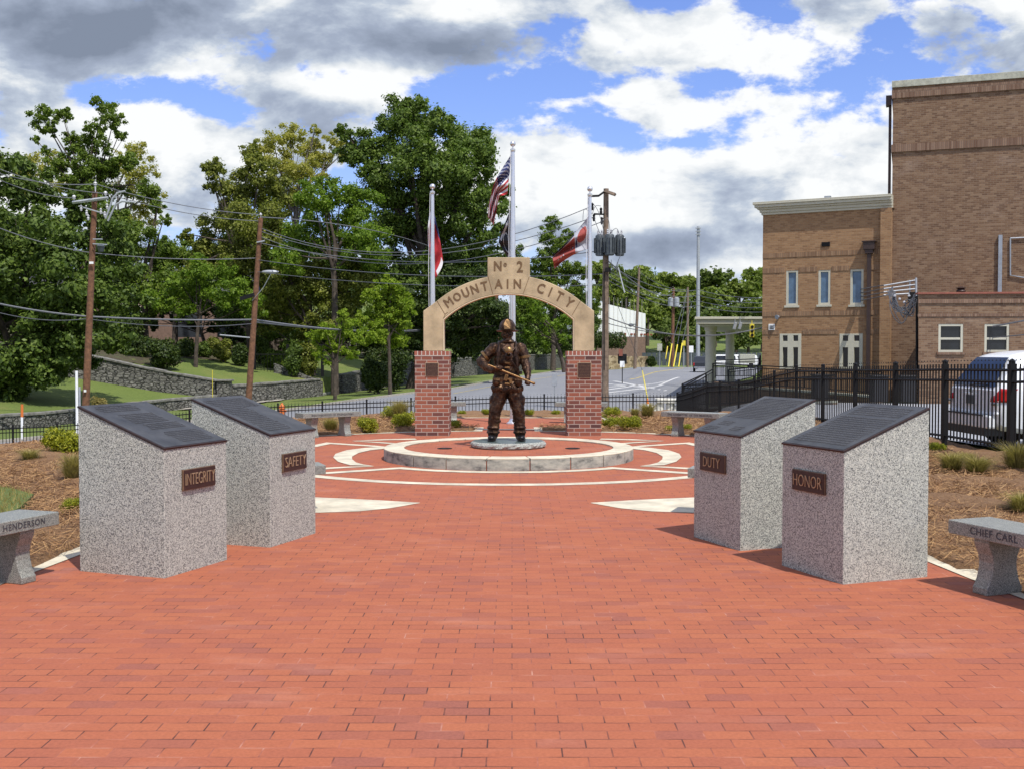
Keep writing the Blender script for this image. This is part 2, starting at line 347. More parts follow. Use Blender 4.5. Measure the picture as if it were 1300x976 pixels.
    # buildings
    n, c = brick_mat('tan_brick', [(0,(.235,.128,.065)),(.3,(.30,.17,.085)),(.6,(.345,.20,.10)),(.85,(.385,.232,.122)),(1,(.27,.15,.078))], (.29,.195,.115), .21, .075, .009, big=.3); M['tanbrick'] = n.m
    n, c = brick_mat('mixed_brown_brick', [(0,(.13,.073,.044)),(.3,(.18,.103,.06)),(.6,(.22,.133,.078)),(.85,(.275,.18,.112)),(1,(.155,.085,.05))], (.22,.155,.105), .21, .075, .009, big=.3)
    w = n.noise(.6, 6, .7, n.mapping((1,1,1.6))); n.col(n.mix(n.ramp(w, [(.55,(0,0,0)),(.75,(.35,.35,.35))]), c, (.40,.31,.25))); M['brownbrick'] = n.m
    M['tansoldier'] = brick_mat('tan_soldier', [(0,(.20,.11,.06)),(1,(.36,.22,.125))], (.20,.14,.09), .075, .6, .012)[0].m
    M['brownsoldier'] = brick_mat('brown_soldier', [(0,(.15,.08,.05)),(1,(.29,.19,.13))], (.16,.11,.08), .075, .6, .012)[0].m
    M['cream'] = plain('cream_trim', (.50,.48,.38), .7, var=.05); M['cap'] = plain('weathered_cap', (.42,.42,.34), .8, var=.2)
    M['white'] = plain('white_paint', (.84,.85,.83), .6, var=.05); M['bluepane'] = plain('blue_pane', (.10,.17,.26), .2, 0, .2, 3)
    M['glass'] = plain('dark_glass', (.015,.018,.022), .08, 0, .3, 2); M['brownmetal'] = plain('brown_metal', (.05,.03,.025), .5, .2)
    M['redcap'] = plain('red_cap', (.25,.08,.05), .7); M['conduit'] = plain('conduit', (.33,.36,.40), .5, .3)
    M['black'] = plain('black_fence_paint', (.008,.008,.009), .6, 0, .2, spec=.25)
    M['wood'] = plain('brown_wood_pole', (.18,.085,.045), .9, var=.3, scale=5, bump=.4); M['greywood'] = plain('weathered_wood_pole', (.22,.16,.115), .9, var=.3, scale=5, bump=.4)
    M['galv'] = plain('galvanised', (.42,.44,.46), .45, .4, .1); M['alu'] = plain('brushed_aluminium', (.72,.73,.76), .28, .75, .06, 3)
    M['cans'] = plain('transformer_grey', (.075,.09,.10), .5, .1, .25, 5); M['cable'] = plain('cable', (.11,.115,.13), .5); M['cable_pale'] = plain('pale_cable', (.17,.175,.19), .5)
    M['insul'] = plain('insulator', (.5,.5,.52), .25)
    M['orange'] = plain('orange', (.65,.17,.03), .6); M['yellow'] = plain('yellow', (.70,.58,.05), .6); M['whitestone'] = plain('white_stone', (.66,.64,.56), .9, var=.2, bump=.4)
    M['bark'] = plain('bark', (.085,.065,.05), .95, var=.4, scale=3, bump=.7); M['palebark'] = plain('pale_bark', (.17,.145,.12), .95, var=.4, scale=3, bump=.7)
    M['carwhite'] = plain('white_car_paint', (.74,.76,.78), .22, 0, .02); M['cargrey'] = plain('grey_car_paint', (.045,.05,.06), .25, .4, .05)
    M['tyre'] = plain('tyre', (.02,.02,.02), .85); M['rim'] = plain('rim', (.5,.5,.52), .3, .7); M['redlamp'] = plain('red_lens', (.42,.012,.012), .15); M['chrome'] = plain('chrome', (.6,.6,.62), .15, .9); M['trim'] = plain('black_trim', (.025,.025,.028), .5)
    M['flagred'] = plain('flag_red', (.46,.025,.035), .8, var=.1); M['flagwhite'] = plain('flag_white', (.72,.72,.74), .8, var=.06); M['flagblue'] = plain('flag_blue', (.03,.04,.14), .8); M['flagblack'] = plain('flag_black', (.012,.012,.018), .8); M['flagcoral'] = plain('flag_coral', (.36,.075,.06), .8, var=.15); M['flaggrey'] = plain('flag_grey', (.42,.43,.47), .8, var=.08)
    M['housebrick'] = plain('pink_brick', (.21,.135,.10), .9, var=.2, scale=3); M['roof'] = plain('dark_roof', (.06,.06,.065), .8)
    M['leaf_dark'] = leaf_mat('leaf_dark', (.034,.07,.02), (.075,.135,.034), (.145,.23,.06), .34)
    M['leaf_oak'] = leaf_mat('leaf_oak', (.045,.09,.022), (.095,.17,.04), (.17,.265,.065), .38)
    M['leaf_mid'] = leaf_mat('leaf_mid', (.05,.10,.02), (.11,.19,.035), (.19,.29,.06), .42)
    M['leaf_bright'] = leaf_mat('leaf_bright', (.06,.125,.016), (.12,.225,.028), (.20,.32,.045), .45)
    M['leaf_lime'] = leaf_mat('leaf_lime', (.12,.22,.025), (.21,.34,.04), (.30,.43,.07), .5)
    M['leaf_olive'] = leaf_mat('leaf_olive', (.06,.085,.02), (.15,.20,.045), (.27,.32,.09), .38)
    M['leaf_pale'] = leaf_mat('leaf_pale', (.19,.23,.05), (.32,.36,.10), (.46,.48,.18), .5)
    M['leaf_shrub'] = leaf_mat('leaf_shrub', (.09,.13,.015), (.22,.27,.025), (.40,.44,.05), .35)
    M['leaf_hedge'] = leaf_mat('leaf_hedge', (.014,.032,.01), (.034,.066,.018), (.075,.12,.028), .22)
    M['leaf_grassy'] = leaf_mat('leaf_grassy', (.15,.14,.06), (.27,.26,.13), (.42,.39,.22), .4)
    M['leaf_far'] = leaf_mat('leaf_far', (.08,.13,.03), (.15,.23,.055), (.24,.33,.09), .42)
    M['leaf_far2'] = leaf_mat('leaf_far2', (.05,.09,.028), (.09,.15,.042), (.155,.225,.065), .38)
mats()
# ------------------------------------------------------------------ terrain
CX, CY = -.07, 16.5
Wpx = [(-260,560),(-60,548),(45,541),(216,519.6),(285,514),(404,502),(525,486),(571,479),(655,471.5),(715,467)]
Wp = [GS(*p) for p in Wpx]
WY = np.array([p.y for p in Wp]); WX = np.array([p.x for p in Wp])
def Wline(Y): return np.interp(Y, WY, WX)
A_side = GS(285, 514); LOTSLOPE = .06
def hz(X, Y):
    X = np.asarray(X, float); Y = np.asarray(Y, float)
    st = zs(X)
    ridge = np.interp(X, [-8, -7, -3.5, 0, 5], [17.5, 20, 26.5, 28, 27])
    near = 0-.12*np.clip(-8-X, 0, 10)-.02
    t = ss(0, 1, np.clip((Y-ridge)/(42-ridge), 0, 1))
    zl = near*(1-t)+(st+.1)*t
    zl = np.where(Y > 42, st, zl); zl = np.where(Y < 2, near, zl)
    zr = np.clip(-.015*(Y-17), -1.0, 0)
    wr = np.where(Y < 42, ss(5.5, 9, X), ss(9, 13, X-(Y-42)*.05))
    z = zl*(1-wr)+zr*wr
    # hill behind the street wall
    w = Wline(Y)-X
    ys = A_side.y+(A_side.x-X)*LOTSLOPE
    up = Y > ys+.3
    lower = st+.55+.155*np.clip(w, 0, 12)+.09*np.clip(w-12, 0, 40)
    upper = st+1.3+.21*np.clip(w, 0, 12)+.10*np.clip(w-12, 0, 50)
    h = np.where(up, upper, lower)
    z = np.where((w > .55) & (Y > 50), h, z)
    z = np.where((w > 0) & (Y <= 50), z, z)
    far = np.clip((Y-205)*.11, 0, 11)
    z = np.where((X > Wline(Y)) | (Y > 205), z+far, z)
    return z
def sheet(name, xs, ys, mat, dz=0.0, fn=None, kind='structure', keep=None):
    Xg, Yg = np.meshgrid(xs, ys); Z = hz(Xg, Yg)+dz
    if fn is not None: Z = fn(Xg, Yg, Z)
    v = np.stack([Xg.ravel(), Yg.ravel(), Z.ravel()], 1); a, b = Xg.shape
    i, j = np.meshgrid(np.arange(a-1), np.arange(b-1), indexing='ij'); q = (i*b+j).ravel()
    f = np.stack([q, q+1, q+b+1, q+b], 1)
    if keep is not None: f = f[keep(((Xg[:-1,:-1]+Xg[1:,1:])/2).ravel(), ((Yg[:-1,:-1]+Yg[1:,1:])/2).ravel())]
    me = np_mesh(name, v, f, mat, True); o = bpy.data.objects.new(name, me); COL.objects.link(o); tag(o, kind=kind); return o
def np_mesh(name, v, f, mat, smooth=False):
    me = bpy.data.meshes.new(name); v = np.asarray(v, np.float32); f = np.asarray(f, np.int32); n, k = f.shape
    me.vertices.add(len(v)); me.vertices.foreach_set('co', v.ravel()); me.loops.add(n*k); me.loops.foreach_set('vertex_index', f.ravel())
    me.polygons.add(n); me.polygons.foreach_set('loop_start', np.arange(0, n*k, k, dtype=np.int32)); me.polygons.foreach_set('loop_total', np.full(n, k, np.int32))
    if smooth: me.polygons.foreach_set('use_smooth', np.ones(n, bool))
    me.materials.append(mat); me.update(calc_edges=True); me.validate(); return me
xs = np.unique(np.concatenate([np.arange(-160,-60,6), np.arange(-60,-34,.9), np.arange(-34,14,.42), np.arange(14,60,2.5), np.arange(60,340,12)]))
ys = np.unique(np.concatenate([np.arange(-40,0,8), np.arange(0,50,.6), np.arange(50,100,.45), np.arange(100,160,1.0), np.arange(160,230,4), np.arange(230,900,25)]))
sheet('ground', xs, ys, M['lawn'], -.06)
# plaza outline
Rc = 5.5
def plaza_outline():
    pts = []; xw = 3.3
    a0 = math.atan2(-(Rc**2-(xw)**2)**.5, xw)
    pts += [(4.3, -6), (3.62, 5.6), (3.44, 6.7), (3.31, 7.7), (3.2, 8.9), (3.2, 10.5)]
    a1 = math.acos(.62/Rc)
    k = 40
    for i in range(k+1):
        a = a0+(a1-a0)*i/k; pts.append((CX+Rc*math.cos(a), CY+Rc*math.sin(a)))
    yb = CY+Rc*math.sin(a1)
    pts += [(CX+.62, 22.9), (CX+2.3, 22.9), (CX+2.3, 26.3)]
    L = [(2*CX-x-(.12 if y < 11 else 0), y) for x, y in reversed(pts)]
    return pts+L
PO = plaza_outline()
def inside_poly(X, Y, poly):
    X = np.asarray(X); Y = np.asarray(Y); c = np.zeros(X.shape, bool); n = len(poly); j = n-1
    for i in range(n):
        xi, yi = poly[i]; xj, yj = poly[j]
        if yi != yj:
            k = ((yi > Y) != (yj > Y)) & (X < (xj-xi)*(Y-yi)/(yj-yi)+xi); c ^= k
        j = i
    return c
mb = MB(); mb.prism(PO, -.12, 0.0); tag(mb.build('brick_plaza', M['paver']), kind='structure')
mb = MB(); outl = PO; band(mb, [(p[0], p[1]) for p in outl], .2, .006); 
tag(mb.build('plaza_edging', M['concrete'], fix=False), kind='structure')
# inlaid bands
def mir(pts): return [(2*CX-x, y) for x, y in pts]
def arc(r, a0, a1, n=24, c=(CX, CY)): return [(c[0]+r*math.cos(R(a0+(a1-a0)*i/n)), c[1]+r*math.sin(R(a0+(a1-a0)*i/n))) for i in range(n+1)]
mb = MB()
band(mb, arc(3.72, -150, -30, 40, (CX, 16.85)), .2, .004)
band(mb, [(-3.5,14.35),(-2.55,14.3)]+arc(2.3, -129, -51, 20, (CX, 16.78))+mir([(-2.55,14.3),(-3.5,14.35)]), .19, .005)
for f in (lambda p: p, mir):
    B = [tuple(G(*p)[:2]) for p in ((500,568.6),(472,566),(417,562.5),(395,567))]; band(mb, f(B), [.16,.17,.19,.19], .006)
    C = [tuple(G(*p)[:2]) for p in ((474,591.5),(440,592.8),(413,594.5),(380,597))]; band(mb, f(C), [.05,.14,.19,.19], .0045)
    out = [G(*p) for p in ((488,567),(463,568.5),(440,571.5),(426,576),(423,580.5),(429,586),(444,590.5),(475,591.5))]
    inn = [G(*p) for p in ((489,569.5),(470,571.5),(455,575),(447,579.5),(447,583),(452,587),(462,589.8),(475,591.5))]
    vs = f([(p.x, p.y) for p in out])+f([(p.x, p.y) for p in inn]); n = len(out)
    mb.add([(x, y, .0075) for x, y in vs], [(i, i+1, n+i+1, n+i) for i in range(n-1)])
    A = [tuple(G(*p)[:2]) for p in ((528,557.2),(490,557.9),(447,559.6))]; band(mb, f(A), [.26,.22,.02], .0055)
    A2 = [tuple(G(*p)[:2]) for p in ((447,559.6),(480,561.5),(500,563))]; band(mb, f(A2), [.02,.14,.16], .0065)
    # pale crescent pads under the side benches
    up = [G(*p) for p in ((533,638),(480,634.8),(440,632.8),(400,631.2),(330,629))]; lo = [G(*p) for p in ((533,638.4),(495,645),(455,649),(405,650.6),(330,650))]
    vs = f([(p.x, p.y) for p in up])+f([(p.x, p.y) for p in lo]); n = len(up)
    mb.add([(x, y, .004) for x, y in vs], [(i, i+1, n+i+1, n+i) for i in range(n-1)])
band(mb, [(CX-.62, 22.45), (CX+.62, 22.45)], .2, .004)
tag(mb.build('concrete_inlay', M['concrete'], fix=False), kind='structure')
# pine straw beds
rg = np.random.default_rng(3)
FL = [at(px, y, 42) for px, y in ((-40,541.5),(42,538.6),(96,536.5),(150,531),(230,522),(300,516.5),(353,512.6),(407,510),(465.7,507.8),(520,505.8),(571,504),(640,501.8),(690,501),(809,499.8),(860,499.5))]
def fence_x(Y): return 6.8-.5*(Y-15)/27
def mkeep(x, y): return (x < fence_x(np.clip(y, 8, 42))+np.where(y < 15, 3.0, .9)) & (x > -19)
def mfn(X, Y, Z):
    n = rg.normal(0, 1, X.shape); n = (n+np.roll(n,1,0)+np.roll(n,1,1)+np.roll(n,-1,0)+np.roll(n,-1,1))/5
    ins = inside_poly(X, Y, PO)
    d = np.maximum(0, np.minimum(np.abs(X-CX)-3.3, 3)); 
    b = .05*np.sin(X*1.7+.6)*np.sin(Y*1.3)+.03*np.sin(X*3.1+Y*2.2)
    return np.where(ins, -.09, Z+.06+n*.03+b*np.clip(d,0,1))
xs = np.concatenate([np.arange(-19,-8,.4), np.arange(-8,10.2,.12)]); ys = np.concatenate([np.arange(1,13,.15), np.arange(13,30,.2), np.arange(30,42.6,.4)])
mulch = sheet('pine_straw_bed', xs, ys, M['mulch'], 0, mfn, 'structure', mkeep)
def mz(x, y): return float(hz(x, y))+.06
# loose needles lying on the beds
lp = [(-3.9,3),(-4.4,6),(-4.55,9),(-4.75,10.6),(-5.05,11.6),(-5.6,12.2),(-7.2,12.5),(-9,12.3),(-11,10),(-11,2)]
def needles():
    n = 150000; X = rg.uniform(-9, 9.8, n*3); Y = rg.uniform(4, 26, n*3)
    ok = ~inside_poly(X, Y, PO) & ((Y < 15) | (X < fence_x(Y))) & ~inside_poly(X, Y, lp)
    keep = rg.uniform(0, 1, n*3) < (9/np.maximum(Y, 5))**1.3; ok &= keep; X = X[ok][:n]; Y = Y[ok][:n]; m = len(X)
    Z = hz(X, Y)+.05+rg.uniform(.0, .07, m); a = rg.uniform(0, np.pi*2, m); Ln = rg.uniform(.05, .13, m)*(1+Y/40); w = .0008+.0001*Y; el = rg.normal(.1, .3, m)
    d = np.stack([np.cos(a)*np.cos(el), np.sin(a)*np.cos(el), np.sin(el)], 1)*Ln[:,None]/2; s = np.stack([-np.sin(a), np.cos(a), np.full(m,.5)], 1)*w[:,None]
    P = np.stack([X, Y, Z], 1); v = np.stack([P-d-s, P+d-s, P+d+s, P-d+s], 1).reshape(-1, 3); f = np.arange(m*4).reshape(-1, 4)
    o = bpy.data.objects.new('pine_needles', np_mesh('pine_needles', v, f, M['straw'])); COL.objects.link(o); tag(o, 'loose brown pine needles covering the planting beds', 'pine needles', kind='stuff')
needles()
# lawn patch at far left of the walk
mb = MB()
mb.prism(lp, .0, .09); tag(mb.build('lawn_patch', M['lawn'], smooth=True), kind='structure')
def blades(name, poly, n, h, zf, label, mat, seed=5):
    r = np.random.default_rng(seed); xs_ = [p[0] for p in poly]; ys_ = [p[1] for p in poly]
    X = r.uniform(min(xs_), max(xs_), n*2); Y = r.uniform(min(ys_), max(ys_), n*2); ok = inside_poly(X, Y, poly); X = X[ok][:n]; Y = Y[ok][:n]; m = len(X)
    Z = zf(X, Y); a = r.uniform(0, 6.28, m); hh = h*r.uniform(.5, 1.3, m); w = h*.09
    dx = np.cos(a)*w; dy = np.sin(a)*w; lx = r.normal(0, .4, m)*hh; ly = r.normal(0, .4, m)*hh
    v = np.stack([np.stack([X-dx, Y-dy, Z], 1), np.stack([X+dx, Y+dy, Z], 1), np.stack([X+lx, Y+ly, Z+hh], 1)], 1).reshape(-1, 3)
    o = bpy.data.objects.new(name, np_mesh(name, v, np.arange(m*3).reshape(-1, 3), mat)); COL.objects.link(o); tag(o, label, 'grass', kind='stuff')
blades('grass', lp, 30000, .06, lambda x, y: x*0+.085, 'sparse yellowing grass of the small lawn patch left of the walk', M['leaf_grassy'])
# street asphalt
Epx = [(-420,605),(-150,580),(0,562),(200,541),(374,520),(450,509),(525.5,499.5),(571,495),(640,482),(719,470),(763,466.3)]
E = [GS(*p) for p in Epx]; EY = np.array([p.y for p in E]); EX = np.array([p.x for p in E])
def Eline(Y): return np.interp(Y, EY, EX)
def rightx(Y): return np.interp(Y, [38,46,60,75,110,150,175], [8.3,8.6,10.5,13.5,24,34,60])
ysr = np.concatenate([np.arange(42.6,70,.8), np.arange(70,172,2)])
P = []
for y in ysr:
    y = float(y); x0 = float(Eline(y)) if y >= EY[0] else float(EX[0]-(EY[0]-y)*.9); x1 = float(rightx(y))
    x0 = min(x0, x1-2)
    if y < EY[0]: x0 = float(EX[0])
    P.append([(x0+(x1-x0)*j/30, y, 0) for j in range(31)])
P = [[(p[0], p[1], float(zs(p[0]))+.02 + (float(hz(p[0],p[1]))-float(zs(p[0])) if p[0] > 8 else 0)) for p in r] for r in P]
mb = MB(); mb.grid(P); tag(mb.build('street', M['asphalt'], smooth=True), kind='structure')
def drape(pts, w, dz, mb, n=12):
    out = []
    for a, b in zip(pts[:-1], pts[1:]):
        for i in range(n): out.append(Vector(a).lerp(Vector(b), i/n))
    out.append(Vector(pts[-1])); s = len(mb.v); band(mb, [(p[0], p[1]) for p in out], w, 0)
    mb.v = mb.v[:s]+[(x, y, max(float(zs(x)), float(hz(x, y)) if x > 8 else -9)+dz) for x, y, _ in mb.v[s:]]
mb = MB(); ke = [(p.x, p.y) for p in E[1:]]
for (a, b) in zip(ke[:-1], ke[1:]):
    d = Vector((b[0]-a[0], b[1]-a[1])); L_ = d.length; d /= L_; nn = Vector((-d.y, d.x))*.09
    vs = [(a[0]-nn.x, a[1]-nn.y), (b[0]-nn.x, b[1]-nn.y), (b[0]+nn.x, b[1]+nn.y), (a[0]+nn.x, a[1]+nn.y)]
    z4 = [float(zs(x)) for x, y in vs]; mb.prism(vs, [z-.1 for z in z4], [z+.15 for z in z4])
tag(mb.build('kerb', M['kerb']), kind='structure')
mb = MB()
for a, b, w in (((745,493),(845,487),.5),((760,500),(842,490),.35),((770,487.5),(820,492),.5),((780,484),(850,497),.4),((750,497.5),(800,491),.4),((862,484.5),(815,494.5),.35),((740,502),(800,499),.3),((390,527),(560,507),.12),((560,492),(700,474.5),.15),((850,474),(890,475),.6)):
    drape([GS(*a), GS(*b)], w, .026, mb)
tag(mb.build('road_markings', M['roadpaint'], fix=False), kind='structure')
mb = MB(); drape([GS(800,482), GS(868,471)], .3, .03, mb); drape([GS(575,500), GS(720,476)], .12, .03, mb); tag(mb.build('yellow_line', M['yellowpaint'], fix=False), kind='structure')
sheet('sidewalk', np.arange(-24,8,.8), np.arange(58,150,1.5), M['kerb'], .05, None, 'structure', lambda x, y: (x < Wline(y)+1.6) & (x > Wline(y)+.4) & (y < 90))
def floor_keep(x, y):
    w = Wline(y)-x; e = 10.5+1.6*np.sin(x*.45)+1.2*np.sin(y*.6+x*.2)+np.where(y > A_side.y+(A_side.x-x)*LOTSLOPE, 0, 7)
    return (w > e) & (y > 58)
sheet('shade_toned_litter', np.arange(-80,10,.6), np.arange(58,170,.6), M['floor'], -.02, lambda X, Y, Z: Z+.05*np.sin(X*2.1)*np.sin(Y*1.7), 'structure', floor_keep)  # litter sheet behind the lawn; its dark colour stands in for tree shade
sheet('parking_lot', np.arange(7,44,1.0), np.arange(16.5,42,1.0), M['lot'], .015, None, 'structure', lambda x, y: x > fence_x(y)+1)
# ------------------------------------------------------------------ stone retaining walls
def wall_obj(name, label, pts, heights, th, mat, cat='stone wall', group=None, cap=True, seed=1):
    r = random.Random(seed); p0 = pts[0]; root = thing(name, label, cat, (p0[0], p0[1], p0[2]), 0, group); mb = MB(); cp = MB(); rel = []
    den = []
    for (a, b, ha, hb) in zip(pts[:-1], pts[1:], heights[:-1], heights[1:]):
        n = max(1, int((Vector(b)-Vector(a)).length/1.2))
        for i in range(n): den.append((Vector(a).lerp(Vector(b), i/n), ha+(hb-ha)*i/n))
    den.append((Vector(pts[-1]), heights[-1]))
    for (a, ha), (b, hb) in zip(den[:-1], den[1:]):
        a = a-Vector(p0); b = b-Vector(p0); d = Vector((b.x-a.x, b.y-a.y, 0)).normalized(); nn = Vector((-d.y, d.x, 0))*th/2
        q = [a-nn, b-nn, b+nn, a+nn]; mb.prism([(p.x, p.y) for p in q], [p.z-.5 for p in q], [a.z+ha, b.z+hb, b.z+hb, a.z+ha])
        if cap:
            k = 1.25+r.uniform(-.1, .1); j = r.uniform(.0, .06)
            q = [a-nn*k, b-nn*k, b+nn*k, a+nn*k]; cp.prism([(p.x, p.y) for p in q], [a.z+ha+.01, b.z+hb+.01, b.z+hb+.01, a.z+ha+.01], [a.z+ha+.15+j, b.z+hb+.15+j, b.z+hb+.15+j, a.z+ha+.15+j])
    mb.build('wall_body', mat, root, bevel=0)
    if cap: cp.build('coping', M['coping'] if mat != M['tanrubble'] else mat, root, bevel=.03)
    return root
def wp(y0, y1, n=8, off=0): return [(float(Wline(y))+off, y, float(zs(Wline(y)))) for y in np.linspace(y0, y1, n)]
yA = A_side.y; yB = GS(404,502).y; yC = GS(437,498).y
lw = wall_obj('stone_wall', 'low grey rubble wall along the street in front of the lower lawn', wp(50, yA-.6, 10), [.65]*10, .5, M['rubble'], seed=1)
uw = wall_obj('stone_wall', 'taller grey rubble wall along the street between the stone pillar and the steps', wp(yA+.6, yB, 8), [1.3]*8, .5, M['rubble'], seed=2)
sw = []; hh = []
for i in range(11):
    x = A_side.x-.6-i*1.3; y = yA+(A_side.x-x)*LOTSLOPE; z = float(hz(x, y-.9)); zt = float(hz(x, y+.9)); sw.append((x, y, z)); hh.append(zt-z+.28)
wall_obj('stone_wall', 'rubble wall climbing the hill between the lower and upper lawns', sw, hh, .6, M['rubble'], seed=3)
s2 = wp(yC, GS(571,479).y, 12); wall_obj('stone_wall', 'shaded tall rubble wall beyond the steps seen left of the arch', s2, [1.5+.12*i for i in range(12)], .5, M['rubble'], seed=4)
s3 = wp(GS(571,479).y+.8, 188, 14); wall_obj('stone_wall', 'grey rubble wall seen through the arch behind the statue', s3, [2.2]*14, .5, M['rubble'], seed=5)
p = thing('stone_pillar', 'square rubble pillar where the hill wall meets the street wall', 'stone pillar', tuple(A_side)); m1 = MB(); m1.box((0,0,.75), (.95,.95,2.1)); m1.build('shaft', M['rubble'], p, bevel=.04); m2 = MB(); m2.box((0,0,1.87), (1.2,1.2,.13)); m2.build('cap_stone', M['coping'], p, bevel=.03)
q = GS(530,486); p = thing('stone_pillar', 'square rubble pillar in the street wall left of the brick arch pier', 'stone pillar', (q.x-.3, q.y, q.z)); m1 = MB(); m1.box((0,0,1.3), (1.3,1.3,3.4)); m1.build('shaft', M['rubble'], p, bevel=.04); m2 = MB(); m2.box((0,0,3.08), (1.5,1.5,.15)); m2.build('cap_stone', M['coping'], p, bevel=.03)
# stone steps through the wall
st0 = Vector((float(Wline((yB+yC)/2)), (yB+yC)/2, float(zs(Wline(yB))))); ang = math.pi/2
root = thing('stone_steps', 'grey stone steps rising through the gap in the rubble street wall', 'steps', tuple(st0)); mb = MB()
wst = (yC-yB)*.85
for i in range(11): mb.box((-.4-i*.36, .1*i, .09+i*.17), (.42, wst, .2+i*.001)); mb.box((-.4-i*.36, .1*i, -.3+i*.085), (.35, wst-.05, .55+i*.17))
mb.build('treads', M['granite_cut'], root, bevel=.015)
for s, nm in ((-1,''), (1,'')):
    cw = MB(); a = Vector((-.2, s*(wst/2+.3), 0)); b = Vector((-4.6, s*(wst/2+.3)+1.1, 0))
    cw.prism([(a.x, a.y-.25), (b.x, b.y-.25), (b.x, b.y+.25), (a.x, a.y+.25)], [-.5]*4, [1.2, 2.75, 2.75, 1.2]); cw.build('cheek_wall', M['rubble'], root, bevel=.05)
# tan rubble wall right of the arch
tw = [tuple(at(px, 465.5, 176)) for px in (752, 780, 800, 822)]; tw = [(x, y, -1.35) for x, y, z in tw]
wall_obj('stone_wall', 'tan rubble retaining wall below the white building across the street', tw, [2.2,2.1,2.0,2.0], .6, M['tanrubble'], cap=False)
# ------------------------------------------------------------------ raised round platform
PC = (CX+.02, 16.5)
root = thing('round_platform', 'low round platform of stained concrete kerb blocks filled with red brick under the bronze statue', 'platform', (PC[0], PC[1], 0))
nb = 20; mb = MB(); tp = MB()
for i in range(nb):
    g = .004; a0 = 2*math.pi*(i+.5)/nb+g; a1 = 2*math.pi*(i+1.5)/nb-g; k = 6
    o_ = [(1.86*math.cos(a0+(a1-a0)*j/k), 1.86*math.sin(a0+(a1-a0)*j/k)) for j in range(k+1)]; n_ = [(1.56*math.cos(a0+(a1-a0)*j/k), 1.56*math.sin(a0+(a1-a0)*j/k)) for j in range(k+1)]
    mb.prism(o_+n_[::-1], -.05, .15)
    tp.prism(o_+n_[::-1], .1502, .1685)
mb.build('kerb_blocks', M['stain'], root, bevel=.006); tp.build('kerb_top', M['concrete'], root, bevel=.008)
mb = MB(); mb.lathe([(1.845,-.05),(1.845,.13),(1.575,.13),(1.575,.148),(0,.148)], 64); mb.build('brick_infill', M['paver'], root)
for x in (-.95, .95):
    mb = MB(); mb.lathe([(.11,.1485),(.11,.156),(.085,.156),(.08,.150),(0,.150)], 20, (x, -.15, 0)); mb.build('floor_light', M['black'], root)
SB = (CX+.01, 16.62)
root = thing('granite_slab', 'round rough edged granite slab that the bronze firefighter stands on', 'slab', (SB[0], SB[1], .149))
mb = MB(); n = 72; r_ = random.Random(2); rows = []
for k, (rr, z) in enumerate(((.53,0),(.56,.02),(.565,.05),(.555,.075),(.53,.095))):
    rows.append([((rr+r_.uniform(-.012,.012)*(0 if k in (0,) else 1))*math.cos(2*math.pi*j/n), (rr+r_.uniform(-.012,.012))*math.sin(2*math.pi*j/n), z) for j in range(n)])
vs = [p for r in rows for p in r]; fs = [(i*n+j, i*n+(j+1)%n, (i+1)*n+(j+1)%n, (i+1)*n+j) for i in range(4) for j in range(n)]; mb.add(vs, fs)
mb.build('rough_edge', M['granite_cut'], root)
mb = MB(); mb.add([(*p[:2], .0955) for p in rows[-1]], [tuple(range(n))]); mb.build('polished_top', plain('green_grey_polished', (.10,.13,.125), .3, var=.2, scale=20), root, fix=False)
# ------------------------------------------------------------------ brick pier arch
AX = -.062; AY = 20.7
root = thing('memorial_arch', 'buff stone arch lettered Mountain City standing on two red brick piers', 'arch', (AX, AY, 0))
for s in (-1, 1):
    cx = -1.441 if s < 0 else 1.42
    mb = MB(); mb.bb((cx-.322, 0, -.05), (cx+.322, .644, 1.49)); b = mb.build('brick_pier', M['pillar'], root, bevel=.004)
    c = MB(); c.bb((cx-.328, -.006, 1.49), (cx+.328, .650, 1.585)); c.build('soldier_course', M['soldier'], b, bevel=.004)
    px_ = cx-.0; w = .125 if s < 0 else .13; z0, z1 = (1.11,1.37) if s < 0 else (1.085,1.375)
    q = MB(); q.bb((px_-w, -.012, z0), (px_+w, -.0002, z1)); pl = q.build('plaque', M['gold'], b)
    q = MB(); q.bb((px_-w+.012, -.018, z0+.012), (px_+w-.012, -.0121, z1-.012)); q.build('plaque_field', M['plaque'], pl)
    q = MB(); r_ = random.Random(5+s)
    for i in range(9):
        z = z1-.04-i*(z1-z0-.07)/8; x = px_-w+.03; 
        while x < px_+w-.03:
            l = r_.uniform(.008,.03); q.bb((x, -.021, z), (min(x+l, px_+w-.025), -.0181, z+.010)); x += l+.007
    q.build('raised_lines', M['plate_rim'], pl)
# arch stone ring
zi, ri = .834, 1.836; zo, ro = .897, 2.125
def ang_at(r, zc, x): return math.acos(max(-1, min(1, x/r)))
Y0, Y1 = .17, .49
outer = []; inner = []
ai = ang_at(ri, zi, 1.238); ao = ang_at(ro, zo, 1.354)
ni = 40
inn = [(ri*math.cos(math.pi-ai-(math.pi-2*ai)*i/ni), zi+ri*math.sin(math.pi-ai-(math.pi-2*ai)*i/ni)) for i in range(ni+1)]
ak = ang_at(ro, zo, .40)
o1 = [(ro*math.cos(ao+(ak-ao)*i/16), zo+ro*math.sin(ao+(ak-ao)*i/16)) for i in range(17)]
left_in = inn; 
right = [(1.615,1.586),(1.615,2.343)]+o1+[(.40,3.352)]
left = [(-x, z) for x, z in right][::-1]
poly = [(-1.238,1.586)]+inn+[(1.238,1.586)]+right+left
mb = MB(); mb.prism_xz(poly, Y0, Y1); ar = mb.build('stone_arch', M['sandstone'], root, bevel=.012)
